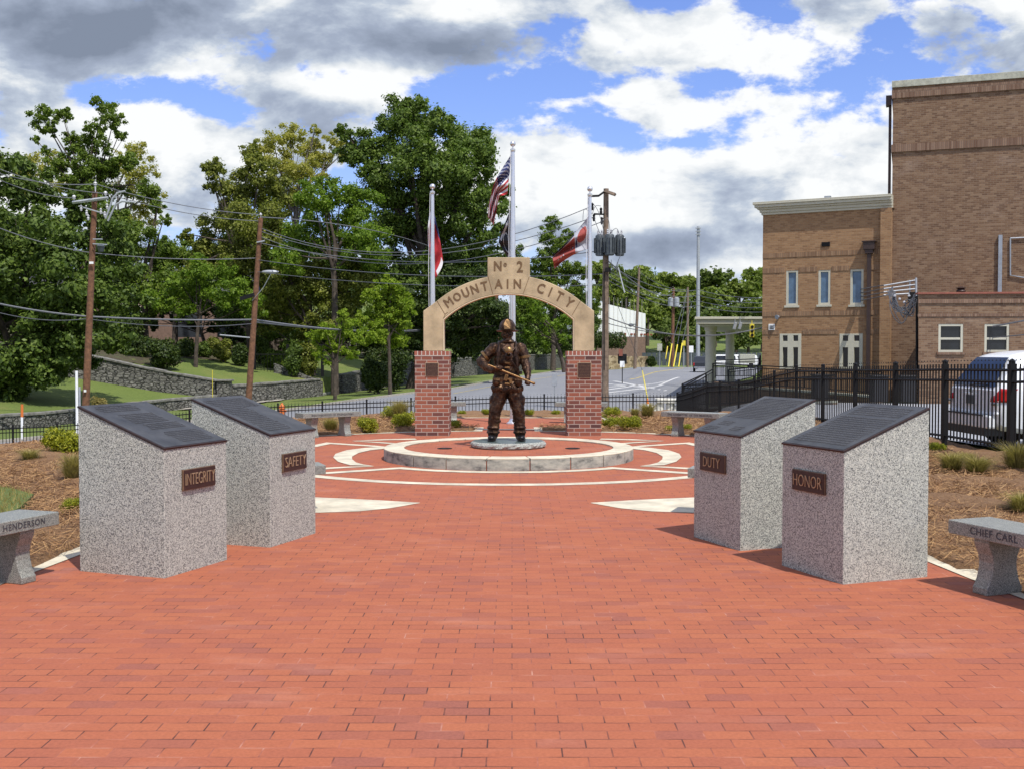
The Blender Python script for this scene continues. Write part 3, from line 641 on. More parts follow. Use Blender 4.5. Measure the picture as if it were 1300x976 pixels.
# pale chamfered edge along the opening
e = MB(); ep = [(-1.238,1.59)]+inn+[(1.238,1.59)]; e2 = [(x*(1-.012/1.238) if abs(x) > .01 else x, z-.012) for x, z in ep]; e2[0] = (-1.226,1.59); e2[-1] = (1.226,1.59)
n = len(ep); e.add([(x, Y0-.006, z) for x, z in ep]+[(x, Y0-.006, z) for x, z in e2]+[(x, Y1+.004, z) for x, z in e2], [(i, i+1, n+i+1, n+i) for i in range(n-1)]+[(n+i, n+i+1, 2*n+i+1, 2*n+i) for i in range(n-1)])
e.build('arch_soffit', M['sand_edge'], ar)
e = MB()   # stone joints
def seg(x0, z0, x1, z1, w=.010):
    e = MB(); d = Vector((x1-x0, z1-z0)).normalized(); nn = Vector((-d.y, d.x))*w/2; e.prism_xz([(x0-nn.x, z0-nn.y), (x1-nn.x, z1-nn.y), (x1+nn.x, z1+nn.y), (x0+nn.x, z0+nn.y)], Y0-.003, Y0+.01); e.build('stone_joint', M['engrave'], ar)
seg(-1.354,2.53,-1.20,2.27); seg(-1.20,2.27,-1.236,2.20); seg(1.354,2.53,1.20,2.27); seg(-.39,2.99,-.30,2.66); seg(.39,2.99,.27,2.66); seg(-1.20,2.285,-1.15,2.32)
lt = MB()
def put(ch, x, z, rot, size, bold=.004):
    Mx = Matrix.Translation((x, Y0-.004, z)) @ Matrix.Rotation(math.pi/2, 4, 'X') @ Matrix.Rotation(rot, 4, 'Z') @ Matrix.Diagonal((.98, 1.14, 1, 1))
    text_mb(lt, ch, size, .006, Mx, bold=bold)
def onarc(ch, deg, size, r=1.99): put(ch, r*math.cos(R(deg)), .865+r*math.sin(R(deg)), R(deg-90), size, 0.0 if ch == 'M' else .003)
for ch, dg, s_ in (('M',124.6,.225),('O',119.2,.19),('U',114.0,.21),('N',108.8,.21),('T',103.2,.21)): onarc(ch, dg, s_)
for ch, dg in (('C',72.2),('I',66.8),('T',61.4),('Y',55.0)): onarc(ch, dg, .22)
put('A', -.19, 2.845, 0, .21); put('I', -.02, 2.845, 0, .21); put('N', .165, 2.845, 0, .21)
put('N', -.205, 3.18, 0, .22); put('o', -.065, 3.225, 0, .12, .002); put('2', .21, 3.165, 0, .25)
lt.build('letters', M['engrave'], ar)
# ------------------------------------------------------------------ granite pedestals
def pedestal(label, B, ang, size, word, seed, blocks, zl=.905, zh=1.185, pc=.52, wordz=.67, rise=1):
    """B: corner of the low face nearest the camera's left when seen from outside; local x runs along the low face, local y goes in"""
    root = thing('granite_pedestal', label, 'pedestal', (B[0], B[1], 0), ang)
    s = size; mb = MB(); mb.prism([(0,0),(s,0),(s,s),(0,s)], -.03, [zl,zl,zh,zh]); mb.build('granite_block', M['granite'], root, bevel=.004)
    sl_ = math.atan2(zh-zl, s); Lp = math.hypot(s, zh-zl)
    T = Matrix.Translation((0, 0, zl)) @ Matrix.Rotation(sl_, 4, 'X')
    ov = .006
    m = MB(); m.bb((-ov,-ov,.001), (s+ov,Lp+ov,.016)); m.xf(T); pt = m.build('bronze_tablet', M['plate_edge'], root, bevel=.003)
    m = MB(); m.bb((.006,.006,.016), (s-.006,Lp-.006,.0185)); m.xf(T); m.build('tablet_field', M['black_plate'], pt)
    t = MB(); r_ = random.Random(seed)
    for (x0, x1, y0, y1, lh, big) in blocks:
        y = y1*Lp
        while y > y0*Lp:
            cx = (x0+x1)/2*s; hw = (x1-x0)/2*s*r_.uniform(.82 if not big else .97, 1); x = cx-hw
            while x < cx+hw:
                l = r_.uniform(.012,.05); l = min(l, cx+hw-x); 
                xx = x
                while xx < x+l-.004: t.bb((xx, y-lh*.5, .0186), (xx+.0042, y-lh*.5+lh*r_.uniform(.45,.62), .0208)); xx += .0068
                x += l+.009
            y -= lh
    t.xf(T); t.build('raised_text', M['plate_text'], pt)
    # name plate on the low face
    w, h = .385, .152; cx = pc*s
    m = MB(); m.bb((cx-w/2, -.018, wordz-h/2), (cx+w/2, -.0005, wordz+h/2)); npl = m.build('name_plate', M['plate_rim'], root, bevel=.003)
    m = MB(); m.bb((cx-w/2+.006, -.021, wordz-h/2+.006), (cx+w/2-.006, -.0181, wordz+h/2-.006)); m.build('plate_field', M['plaque'], npl)
    m = MB(); Mx = Matrix.Translation((cx, -.024, wordz-.002)) @ Matrix.Rotation(math.pi/2, 4, 'X') 
    text_mb(m, word, .125, .0028, Mx, bold=-.0018, fit={9:.35,6:.335,5:.335,4:.255}[len(word)]); m.build('letters', M['gold'], npl)
    return root
para = [(.12,.72,.80,.95,.030,0),(.22,.80,.55,.74,.030,0),(.30,.86,.38,.50,.028,0),(.34,.92,.06,.30,.028,0)]
roll = [(.10,.90,.72,.93,.034,1),(.08,.92,.50,.68,.034,1),(.08,.92,.28,.46,.034,1),(.08,.92,.07,.24,.034,1)]
th = R(69.8)
pedestal('left front grey granite pedestal with the brown INTEGRITY plate', (-2.444,7.72), th, .745, 'INTEGRITY', 1, para)
pedestal('left rear grey granite pedestal with the brown SAFETY plate', (-1.968,8.94), R(71), .745, 'SAFETY', 2, [(.08,.62,.08,.92,.036,0),(.60,.90,.70,.93,.022,1)], pc=.50)
# right hand ones: the low face faces the walk, its first corner is the far one
pedestal('right front grey granite pedestal with the brown HONOR plate', (2.014,8.19), R(-69.4), .722, 'HONOR', 3, roll, pc=.47, wordz=.665)
pedestal('right rear grey granite pedestal with the brown DUTY plate', (1.565,9.45), R(-68.5), .715, 'DUTY', 4, [(.08,.92,.42,.94,.030,1),(.20,.45,.22,.30,.03,1),(.10,.36,.06,.15,.03,1),(.6,.8,.12,.2,.03,1)], pc=.44, wordz=.67)
# ------------------------------------------------------------------ granite benches
def bench(label, c, ang, text=None, L_=1.25, taln='LEFT', tx=0, group='granite benches round the plaza', ts=.062, zt=.46):
    """c: centre of the bench, local -y is the lettered front"""
    root = thing('granite_bench', label, 'bench', (c[0], c[1], 0), ang, group)
    mb = MB(); mb.bb((-L_/2, -.18, zt-.092), (L_/2, .18, zt)); st = mb.build('seat', M['granite_dark'], root, bevel=.006)
    prof = [(.150,0),(.150,.045),(.140,.055),(.118,.10),(.102,.16),(.098,.21),(.108,.26),(.132,.31),(.143,.345),(.140,zt-.0925)]
    for s in (-1, 1):
        xx = s*(L_/2-.26); m = MB(); poly = [(p, z) for p, z in prof]+[(-p, z) for p, z in prof[::-1]]
        n = len(poly); vs = [(xx-.065, p, z) for p, z in poly]+[(xx+.065, p, z) for p, z in poly]
        m.add(vs, [tuple(range(n)), tuple(range(2*n-1, n-1, -1))]+[(i, n+i, n+(i+1)%n, (i+1)%n) for i in range(n)])
        m.build('leg', M['granite_dark'], root, bevel=.006)
    if text:
        m = MB(); Mx = Matrix.Translation((tx, -.1812, zt-.046)) @ Matrix.Rotation(math.pi/2, 4, 'X')
        text_mb(m, text, ts, .0015, Mx, taln, .0006, 1.12); m.build('letters', M['engrave_grey'], st)
    return root
d = Vector((.25, -.66, 0)).normalized(); nn = Vector((.66, .25, 0)).normalized()     # right bench
c = Vector((2.955, 7.44, 0))+d*.625+nn*.18; bench('granite bench at the right edge lettered CHIEF CARL', c, math.atan2(d.y, d.x), 'CHIEF CARL', taln='LEFT', tx=-.625+.20, group=None, ts=.068)
d = Vector((.24, .66, 0)).normalized(); nn = Vector((-.66, .24, 0)).normalized()     # left bench
c = Vector((-3.215, 7.80, 0))-d*.625+nn*.18; bench('granite bench at the left edge lettered HENDERSON', c, math.atan2(d.y, d.x), 'HENDERSON', taln='RIGHT', tx=.625-.135, group=None, ts=.060)
d = Vector((.80, .60, 0)).normalized(); nn = Vector((-.6, .8, 0))
c = Vector((-3.80, 20.05, 0))+d*.60+nn*.18; bench('granite bench on the brick circle left of the left brick pier', c, math.atan2(d.y, d.x), 'BROTHERHOOD OF FIREFIGHTERS', 1.2, 'CENTER', 0, None, .05)
d = Vector((.80, -.60, 0)).normalized(); nn = Vector((.6, .8, 0))
c = Vector((2.80, 20.70, 0))+d*.60+nn*.18; bench('granite bench on the brick circle right of the right brick pier', c, math.atan2(d.y, d.x), 'THE COMMITTEE  OF THE MEMORIAL', 1.2, 'CENTER', 0, None, .05)
for sgn, lb in ((-1, 'bench end just showing behind the SAFETY pedestal'), (1, 'bench end just showing behind the DUTY pedestal')):
    d = Vector((.30, .95*1, 0)).normalized() if sgn < 0 else Vector((.30, -.95, 0)).normalized(); nn = Vector((-d.y, d.x, 0))
    tip = Vector((-1.86, 10.98, 0)) if sgn < 0 else Vector((1.71, 10.70, 0))
    # tip is the end nearest the middle of the walk
    d2 = Vector((.93, .36, 0)) if sgn < 0 else Vector((.93, -.36, 0))
    c = tip-d2*.625+Vector((-d2.y, d2.x, 0))*.18 if sgn < 0 else tip+d2*.625+Vector((-d2.y, d2.x, 0))*.18
    bench(lb, c, math.atan2(d2.y, d2.x), None)
bench('granite bench in the flag court peeking out right of the left brick pier', (-1.62, 24.6, 0), R(8), None, 1.15)
bench('granite bench in the flag court peeking out left of the right brick pier', (1.54, 24.4, 0), R(-8), None, 1.15)
# ------------------------------------------------------------------ bronze firefighter
def firefighter():
    H0 = .2445+.001
    root = thing('firefighter_statue', 'bronze firefighter in helmet and turnout coat holding a pike pole across the body', 'statue', (SB[0]-.01, SB[1], H0), 0)
    b = MB()
    def limb(pts, rad, n=12):
        b.tube(pts, rad, n)
        for p, r in zip(pts, rad): b.ball(p, r, 12, 8)
    def ell(c, r): b.ball(c, r, 20, 14)
    # legs (wide bunker trousers) and boots
    for s, fx, kx in ((-1,-.225,-.195),(1,.20,.175)):
        limb([(s*.095,0,.80),(s*.125,-.005,.66),(kx,-.03,.44),(fx*.95,0,.22),(fx,.01,.10)], [.130,.122,.097,.092,.085])
        for z, r in ((.40,.103),(.30,.098),(.20,.100),(.13,.104)): ell((fx*.97 if z < .3 else kx,-.005,z), (r,r*1.05,.035))
        ell((s*.215+s*.01, .0, .60), (.055,.085,.10))                          # cargo pocket
        ell((fx,-.02,.05), (.062,.10,.055)); ell((fx+s*.012,-.105,.038), (.055,.085,.042)); ell((fx,.06,.04), (.05,.05,.04))
    # coat, belt, chest, shoulders
    ell((0,0,.83), (.235,.165,.13)); ell((-.01,0,.93), (.215,.155,.16)); ell((-.005,0,1.06), (.195,.15,.15)); ell((0,.0,1.20), (.215,.16,.17)); ell((0,.01,1.33), (.225,.15,.14)); ell((0,.02,1.42), (.19,.115,.075))
    for i in range(18):
        a = 2*math.pi*i/18; ell((.215*math.cos(a), .15*math.sin(a), .785+.012*math.sin(i*2.3)), (.045,.045,.055))
    ell((-.2,.01,1.385), (.09,.095,.085)); ell((.2,.01,1.385), (.09,.095,.085))
    limb([(0,.015,1.42),(0,-.005,1.54)], [.085,.066]); ell((0,.0,1.485), (.112,.105,.045))
    # arms
    limb([(-.215,.01,1.38),(-.32,.0,1.28),(-.405,-.03,1.185)], [.088,.083,.072]); limb([(-.405,-.03,1.185),(-.33,-.15,1.11),(-.215,-.245,1.06)], [.074,.068,.052])
    limb([(.215,.01,1.38),(.255,-.01,1.27),(.275,-.04,1.17)], [.088,.082,.073]); limb([(.275,-.04,1.17),(.305,-.11,1.07),(.318,-.18,.975)], [.074,.066,.050])
    ell((-.405,-.02,1.20), (.08,.075,.06)); ell((.285,-.05,1.15), (.078,.075,.06)); ell((-.37,-.09,1.14), (.075,.06,.035)); ell((.30,-.10,1.08), (.074,.07,.035))
    # head
    ell((0,-.005,1.605), (.082,.098,.115)); ell((0,-.03,1.56), (.060,.075,.062)); ell((0,-.112,1.592), (.017,.026,.028)); ell((0,-.09,1.512), (.034,.026,.022)); ell((-.045,-.082,1.575),(.024,.02,.02)); ell((.045,-.082,1.575),(.024,.02,.02)); ell((-.03,-.088,1.612), (.02,.014,.012)); ell((.03,-.088,1.612), (.02,.014,.012)); ell((0,-.094,1.545), (.027,.014,.011)); ell((-.083,0,1.595), (.014,.022,.032)); ell((.083,0,1.595), (.014,.022,.032)); ell((0,-.09,1.63), (.055,.014,.012)); ell((0,-.085,1.515),(.03,.02,.02))
    # hands: palm and five fingers curled round the pole
    p0 = Vector((-.262,-.335,1.135)); p1 = Vector((.392,-.255,.868)); pd = (p1-p0).normalized()
    def hand(c, wrist, s, up):
        c = Vector(c); w = Vector(wrist); out = (c-w).normalized(); sd_ = pd; nrm = sd_.cross(out).normalized()*up
        b.tube([w, w.lerp(c, .6), c], [.046,.044,.040], 10); ell(c-out*.01, (.042,.036,.042))
        for k, ln in enumerate((.95,1.06,1.0,.82)):
            base = c+sd_*(.033-.0215*k)*s+out*.018; r = .0105
            pts = [base+nrm*.016, base+out*.030*ln+nrm*.030, base+out*.052*ln+nrm*.012, base+out*.046*ln-nrm*.014, base+out*.022*ln-nrm*.028]
            b.tube(pts, [r*1.12,r*1.08,r,r*.95,r*.8], 8); [ell(q, (r*1.05,)*3) for q in pts]
        tb = c+sd_*s*.038-out*.004; pts = [tb, tb+sd_*s*.022+out*.018-nrm*.010, tb+sd_*s*.020+out*.040-nrm*.024]; b.tube(pts, [.014,.0125,.0105], 8); [ell(q, (.0125,)*3) for q in pts]
    hand(p0.lerp(p1, .17)+Vector((-.0,.025,.0)), (-.215,-.245,1.06), 1, 1)
    hand(p0.lerp(p1, .88)+Vector((0,.03,.01)), (.318,-.18,.975), 1, 1)
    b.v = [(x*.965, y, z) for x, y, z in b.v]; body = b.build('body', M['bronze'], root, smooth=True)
    rm = body.modifiers.new('r', 'REMESH'); rm.mode = 'VOXEL'; rm.voxel_size = .0068; rm.use_smooth_shade = True
    sm = body.modifiers.new('s', 'SMOOTH'); sm.factor = .5; sm.iterations = 1
    tx = bpy.data.textures.new('folds', 'CLOUDS'); tx.noise_scale = .06; tx.noise_depth = 2
    dp = body.modifiers.new('d', 'DISPLACE'); dp.texture = tx; dp.strength = .022; dp.mid_level = .5; dp.texture_coords = 'LOCAL'
    vg = body.vertex_groups.new(name='cloth')
    # helmet
    h = MB(); h.lathe([(.118,1.662),(.122,1.69),(.112,1.74),(.088,1.785),(.05,1.812),(0,1.82)], 28, (0,.005,0), 1, 1.14)
    hm = h.build('helmet', M['bronze'], root, smooth=True)
    br = MB(); n = 32; P = []
    for rr, dz in ((.10,.0),(.135,-.004),(.165,-.012),(.163,-.020),(.130,-.012),(.10,-.008)):
        P.append([((rr*(1.02))*math.cos(2*math.pi*j/n), .01+rr*(1.05+.35*max(0,math.sin(2*math.pi*j/n)))*math.sin(2*math.pi*j/n), 1.667+dz-.02*max(0,math.sin(2*math.pi*j/n))) for j in range(n+1)])
    br.grid(P); br.build('brim', M['bronze_dark'], hm, smooth=True)
    c = MB()
    for a in (0, math.pi/2, math.pi/4, -math.pi/4):
        c.tube([(.122*math.cos(t)*math.cos(a)*(1 if True else 1), .005+.138*math.cos(t)*math.sin(a), 1.675+.152*math.sin(t)) for t in [math.pi*i/14 for i in range(15)]], .006, 6)
    c.build('comb', M['bronze_dark'], hm, smooth=True)
    sh = MB(); sh.add([(x, y, z) for x, y, z in ((-.045,-.150,1.672),(.045,-.150,1.672),(.052,-.140,1.74),(.03,-.118,1.80),(0,-.108,1.822),(-.03,-.118,1.80),(-.052,-.140,1.74))], [tuple(range(7))])
    s_ = sh.build('front_shield', M['bronze_light'], hm); so_ = s_.modifiers.new('t', 'SOLIDIFY'); so_.thickness = .01
    # breathing mask hanging on the chest
    m = MB(); m.ball((.02,-.185,1.345), (.067,.055,.072), 20, 14); mk = m.build('face_mask', M['bronze_light'], root, smooth=True)
    m = MB(); m.lathe([(.055,0),(.06,.02),(.04,.045),(.028,.05),(.028,.0)], 20); m.xf(Matrix.Translation((.02,-.2,1.275)) @ Matrix.Rotation(R(75), 4, 'X')); m.build('regulator', M['bronze_dark'], mk, smooth=True)
    m = MB(); m.tube([(.04,-.25,1.22),(.09,-.24,1.16),(.13,-.2,1.10),(.17,-.16,1.06)], .013, 8); m.tube([(-.09,-.15,1.40),(-.06,-.19,1.35),(-.02,-.22,1.31)], .011, 8); m.tube([(.12,-.14,1.40),(.08,-.19,1.35),(.05,-.22,1.31)], .011, 8); m.build('air_hose', M['bronze_dark'], mk, smooth=True)
    # harness straps, belt and buckles
    m = MB()
    for s in (-1, 1):
        m.tube([(s*.13,.13,1.40),(s*.125,.03,1.478),(s*.12,-.08,1.452),(s*.125,-.155,1.36),(s*.135,-.178,1.24),(s*.15,-.165,1.10),(s*.16,-.15,1.03)], .021, 8)
        m.box((s*.128,-.185,1.30), (.055,.022,.07))
    st_ = m.build('harness_strap', M['bronze_dark'], root, smooth=True)
    m = MB(); P = []
    for z, k in ((.995,1.0),(.998,1.03),(1.04,1.03),(1.043,1.0)): P.append([(.218*k*math.cos(2*math.pi*j/36), .166*k*math.sin(2*math.pi*j/36), z) for j in range(37)])
    m.grid(P); m.box((0,-.176,1.02), (.085,.02,.06)); m.build('waist_belt', M['bronze_dark'], root, smooth=True)
    m = MB()
    for z in (.86,.93,1.10,1.17): m.box((.0,-.170 if z > 1 else -.172, z), (.075,.02,.026), ry=.1)
    m.box((-.02,-.178,.95), (.05,.03,.09), ry=.3); m.box((.05,-.176,.90), (.04,.03,.07), ry=-.2); m.build('coat_clasp', M['bronze_light'], root, bevel=.003)
    for s in (-1, 1):
        m = MB(); m.ball((s*.165,-.115,.885), (.062,.055,.068), 14, 10); m.box((s*.165,-.165,.925), (.11,.02,.035)); m.build('coat_pocket', M['bronze'], root, smooth=True)
    # reflective bands on sleeves and trouser cuffs
    for c_, r, tl in (((-.33,-.01,1.265),.094,.9),((.258,-.012,1.255),.092,.2)):
        m = MB(); m.lathe([(r*.96,-.02),(r,-.018),(r,.018),(r*.96,.02)], 20); m.xf(Matrix.Translation(c_) @ Matrix.Rotation(tl*(1 if c_[0] < 0 else -1), 4, 'Y')); m.build('sleeve_band', M['bronze_light'], root, smooth=True)
    # air cylinder on the back
    m = MB(); m.lathe([(0,-.27),(.055,-.26),(.085,-.22),(.085,.17),(.06,.22),(.03,.24),(.03,.28),(0,.28)], 24); m.xf(Matrix.Translation((-.05,.235,1.19)) @ Matrix.Rotation(R(8), 4, 'Y')); m.build('air_cylinder', M['bronze_light'], root, smooth=True)
    m = MB(); m.box((0,.165,1.2), (.26,.04,.42)); m.build('back_plate', M['bronze_dark'], root, bevel=.01)
    # pole
    m = MB(); m.tube([p0, p0.lerp(p1, .3), p1], [.0125,.015,.017], 12); m.ball(p1, .024, 12, 8); m.tube([p0-pd*.03, p0], [.006,.013], 10); m.build('pike_pole', M['bronze_light'], root, smooth=True)
    # dark boots soles
    for fx in (-.225, .20):
        m = MB(); m.ball((fx+(.012 if fx > 0 else -.012),-.055,.018), (.068,.145,.022), 20, 8); m.ball((fx+(.012 if fx > 0 else -.012),-.11,.05), (.058,.085,.046), 16, 10); m.build('boot', M['bronze_black'], root, smooth=True)
firefighter()
# ------------------------------------------------------------------ flagpoles and flags
def flagpole(label, px, Y, top, r0, ball_z=.0, basepx=None):
    p = at(px, 445, Y); zt = at(px, top, Y).z; lean = 0
    x1 = at(px, top, Y).x; root = thing('flagpole', label, 'flagpole', (p.x, Y, 0))
    m = MB(); m.tube([(0,0,0),(0,0,zt*.25),(0,0,zt*.7),(0,0,zt)], [r0,r0,r0*.85,r0*.62], 20); m.build('pole', M['alu'], root, smooth=True)
    m = MB(); m.lathe([(r0*2.2,0),(r0*2.2,.025),(r0*1.5,.05),(r0*1.1,.10),(r0*1.02,.12)], 24); m.build('base_collar', M['alu'], root, smooth=True)
    m = MB(); m.lathe([(.05,zt),(.055,zt+.01),(.055,zt+.055),(.03,zt+.075),(.012,zt+.08),(.012,zt+.12)], 16); m.build('truck', M['alu'], root, smooth=True)
    m = MB(); m.ball((0,0,zt+.17), .062, 20, 14); m.build('ball_finial', M['alu'], root, smooth=True)
    m = MB(); m.tube([(-.05,-.05,zt+.02),(-.085,-.06,zt*.7),(-.075,-.06,zt*.4),(-.05,-.05,1.2)], .006, 6); m.build('halyard', M['flagwhite'], root, smooth=True)
    return root
flagpole('tallest aluminium flagpole behind the statue with the striped flag', 651, 24.1, 193, .065)
flagpole('aluminium flagpole left of the arch with a limp red and blue flag', 549.5, 24.6, 247, .058)
flagpole('aluminium flagpole right of the arch with a red and white flag blowing left', 748.5, 24.6, 250, .058)
def bez(P, t):
    n = len(P)-1
    x = min(max(t, 0), 1)*n; i = min(int(x), n-1); f = x-i
    p0 = P[max(i-1, 0)]; p1 = P[i]; p2 = P[i+1]; p3 = P[min(i+2, n)]
    return tuple(.5*((2*p1[k])+(-p0[k]+p2[k])*f+(2*p0[k]-5*p1[k]+4*p2[k]-p3[k])*f*f+(-p0[k]+3*p1[k]-3*p2[k]+p3[k])*f**3) for k in range(2))
def flag(name, label, top, bot, Y, mats_, colour, nu=60, nv=39, amp=.10, waves=3.0, depth=.4):
    P = []
    for i in range(nu+1):
        u = i/nu; a = bez(top, u); b_ = bez(bot, u); row = []
        for j in range(nv+1):
            v = j/nv; px = a[0]+(b_[0]-a[0])*v; py = a[1]+(b_[1]-a[1])*v
            yy = Y+depth*u+amp*min(1, u*3)*math.sin(waves*2*math.pi*(u*.55+v*.75))+.4*amp*math.sin(9*u+5*v)*u
            row.append(at(px, py, yy))
        P.append(row)
    c = P[0][0].copy(); me = MB()
    me.grid([[p-c for p in r] for r in P]); me.m = [colour((i+.5)/nu, (j+.5)/nv) for i in range(nu) for j in range(nv)]
    o = me.build(name, mats_, None, smooth=True, fix=False); o.location = c; tag(o, label, 'flag')
    s = o.modifiers.new('t', 'SOLIDIFY'); s.thickness = .004; return o
stars = [((.035+.033*(2*i+(j % 2)))/1.0, .03+.0545*j) for j in range(9) for i in range(6 if j % 2 == 0 else 5)]
def us(u, v):
    if u < .42 and v < 7/13:
        for a, b_ in stars:
            if abs(u-a*1.0-.005) < .0105 and abs(v-b_-.0) < .017: return 1
        return 2
    return 0 if int(v*13) % 2 == 0 else 1
flag('stars_and_stripes', 'red white and blue striped flag drooping from the tallest flagpole', [(650,195),(638,214),(628,232),(622,254),(619.5,276)], [(643.8,247),(639,248.5),(634,251),(630.5,266),(626.5,286)], 24.1, [M['flagred'], M['flagwhite'], M['flagblue']], us, nu=96, nv=78)
def pow_(u, v):
    d = ((u-.52)/.22)**2+((v-.5)/.3)**2
    if .85 < d < 1.0: return 1
    if abs(v-.13) < .045 and .2 < u < .8 and int(u*40) % 2: return 1
    if abs(v-.88) < .04 and .15 < u < .85 and int(u*40) % 2: return 1
    return 0
flag('black_flag', 'black flag with white emblem hanging low on the tallest flagpole behind the arch top', [(648,266),(642,282),(636,296),(633,308)], [(648,324),(648,328),(647,329),(646,330)], 24.15, [M['flagblack'], M['flagwhite']], pow_, amp=.06)
flag('state_flag', 'limp red flag with white stripe and blue corner behind the left flagpole', [(549,262),(545,275),(543,292),(543.5,312)], [(556,292),(560,315),(562,336),(553,354)], 24.66, [M['flagred'], M['flagwhite'], M['flagblue']], lambda u, v: 2 if (u < .22 and v > .2) else (1 if (v > .86 and .6 < u < .9) or v < .10 else 0), amp=.08, waves=2.2, depth=.1)
def fd(u, v):
    if u < .38:
        if ((u-.19)/.12)**2+((v-.40)/.25)**2 < 1: return 0
        if ((u-.21)/.15)**2+((v-.55)/.36)**2 < 1 and u > .31: return 2
        return 1
    if v < .10: return 3
    if .10 <= v < .16: return 1
    if .60 < v < .66 and (.42 < u < .52 or .70 < u < .86) and int(u*90) % 2: return 1
    return 0
flag('department_flag', 'red and grey flag blowing to the left from the right hand flagpole', [(748,274),(735,290),(724,303),(712,315),(701,325)], [(747,316),(736,320),(726,325),(715,332),(704,342)], 24.6, [M['flagcoral'], M['flaggrey'], M['flagblue'], M['flagblack']], fd, amp=.13, waves=2.0)
# ------------------------------------------------------------------ picket fences
def picket_fence(name, label, pts, tops, h, sp=.115, pw=.017, postw=.055):
    root = thing(name, label, 'fence', (pts[0][0], pts[0][1], tops[0]-h)); o0 = Vector((pts[0][0], pts[0][1], tops[0]-h))
    for i, (p, zt) in enumerate(zip(pts, tops)):
        q = Vector((p[0], p[1], zt))-o0; m = MB(); m.bb((q.x-postw/2, q.y-postw/2, q.z-h-.1), (q.x+postw/2, q.y+postw/2, q.z)); 
        m.lathe([(postw*.75,q.z),(postw*.75,q.z+.012),(postw*.45,q.z+.03),(0,q.z+.045)], 4, (q.x, q.y, 0)); m.build('post', M['black'], root)
    for i in range(len(pts)-1):
        a = Vector((*pts[i][:2], tops[i]))-o0; b_ = Vector((*pts[i+1][:2], tops[i+1]))-o0
        # a bay steps at its post when the two tops differ
        d = b_-a; L_ = Vector((d.x, d.y, 0)).length; n = max(2, int(L_/sp)); an = math.atan2(d.y, d.x); m = MB()
        for k in range(1, n):
            t = k/n; p = a.lerp(b_, t); m.box((p.x, p.y, p.z-.03-(h-.08)/2), (pw, pw, h-.08), rz=an); 
            m.lathe([(pw*.7,0),(0,.028)], 4, (p.x, p.y, p.z+.01))
        for dz in (.115, .275, h-.10):
            mid = (a+b_)/2; m.tube([a-Vector((0,0,dz)), b_-Vector((0,0,dz))], .019, 4)
        m.build('picket_panel', M['black'], root)
    return root
# rear fence along the street, evenly spaced posts
cp = FL; dist = [0]
for a, b_ in zip(cp[:-1], cp[1:]): dist.append(dist[-1]+(b_-a).length)
npst = int(dist[-1]/1.62); pr = []
for k in range(npst+1):
    s_ = dist[-1]*k/npst; x = float(np.interp(s_, dist, [p.x for p in cp])); z = float(np.interp(s_, dist, [p.z for p in cp])); pr.append((x, 42.0, z))
picket_fence('picket_fence', 'low black metal picket fence along the street behind the plaza', [p[:2] for p in pr], [p[2] for p in pr], 1.22, .125, .02, .06)
rp = []
for px, ty in ((1392,452),(1285,459.5),(1200,460),(1137,462),(1086,463),(1045,464.6),(1011,465),(983,472),(958,478.6),(938,483),(914,484.6),(898,486),(880,493)):
    r = (px-650)/1400; t = (6.8-15*r)/(.5+27*r); p = at(px, ty, 15+27*t); rp.append((p.x, p.y, p.z))
rp.append((6.3, 42, FL[-1].z+.02))
picket_fence('picket_fence', 'black metal picket fence running back past the white car and brick building', [p[:2] for p in rp], [p[2] for p in rp], 1.24, .115, .018, .065)
# ------------------------------------------------------------------ shrubs and grass tufts
def leaves(clumps, n, size, seed, shell=.55, flat=.0, aspect=.55, up=.25, jit=.07):
    r = np.random.default_rng(seed); C = np.array([c[:3] for c in clumps], float); Rd = np.array([c[3:6] if len(c) > 4 else (c[3],)*3 for c in clumps], float)
    w = (Rd[:,0]*Rd[:,1]+Rd[:,0]*Rd[:,2]); w /= w.sum(); k = r.choice(len(C), n, p=w)
    d = r.normal(0, 1, (n, 3)); d /= np.linalg.norm(d, axis=1)[:,None]; rad = shell+(1-shell)*r.uniform(0, 1, n)**.6; rad *= 1+r.normal(0, jit, n)
    P = C[k]+d*Rd[k]*rad[:,None]; nn = d+r.normal(0, .6, (n, 3)); nn[:,2] += up; nn /= np.linalg.norm(nn, axis=1)[:,None]
    t = np.cross(nn, r.normal(0, 1, (n, 3))); t /= np.linalg.norm(t, axis=1)[:,None]; b_ = np.cross(nn, t); s = size*r.uniform(.6, 1.35, n)[:,None]
    v = np.stack([P-t*s, P-b_*s*aspect, P+t*s, P+b_*s*aspect], 1).reshape(-1, 3); return v, np.arange(n*4).reshape(-1, 4)
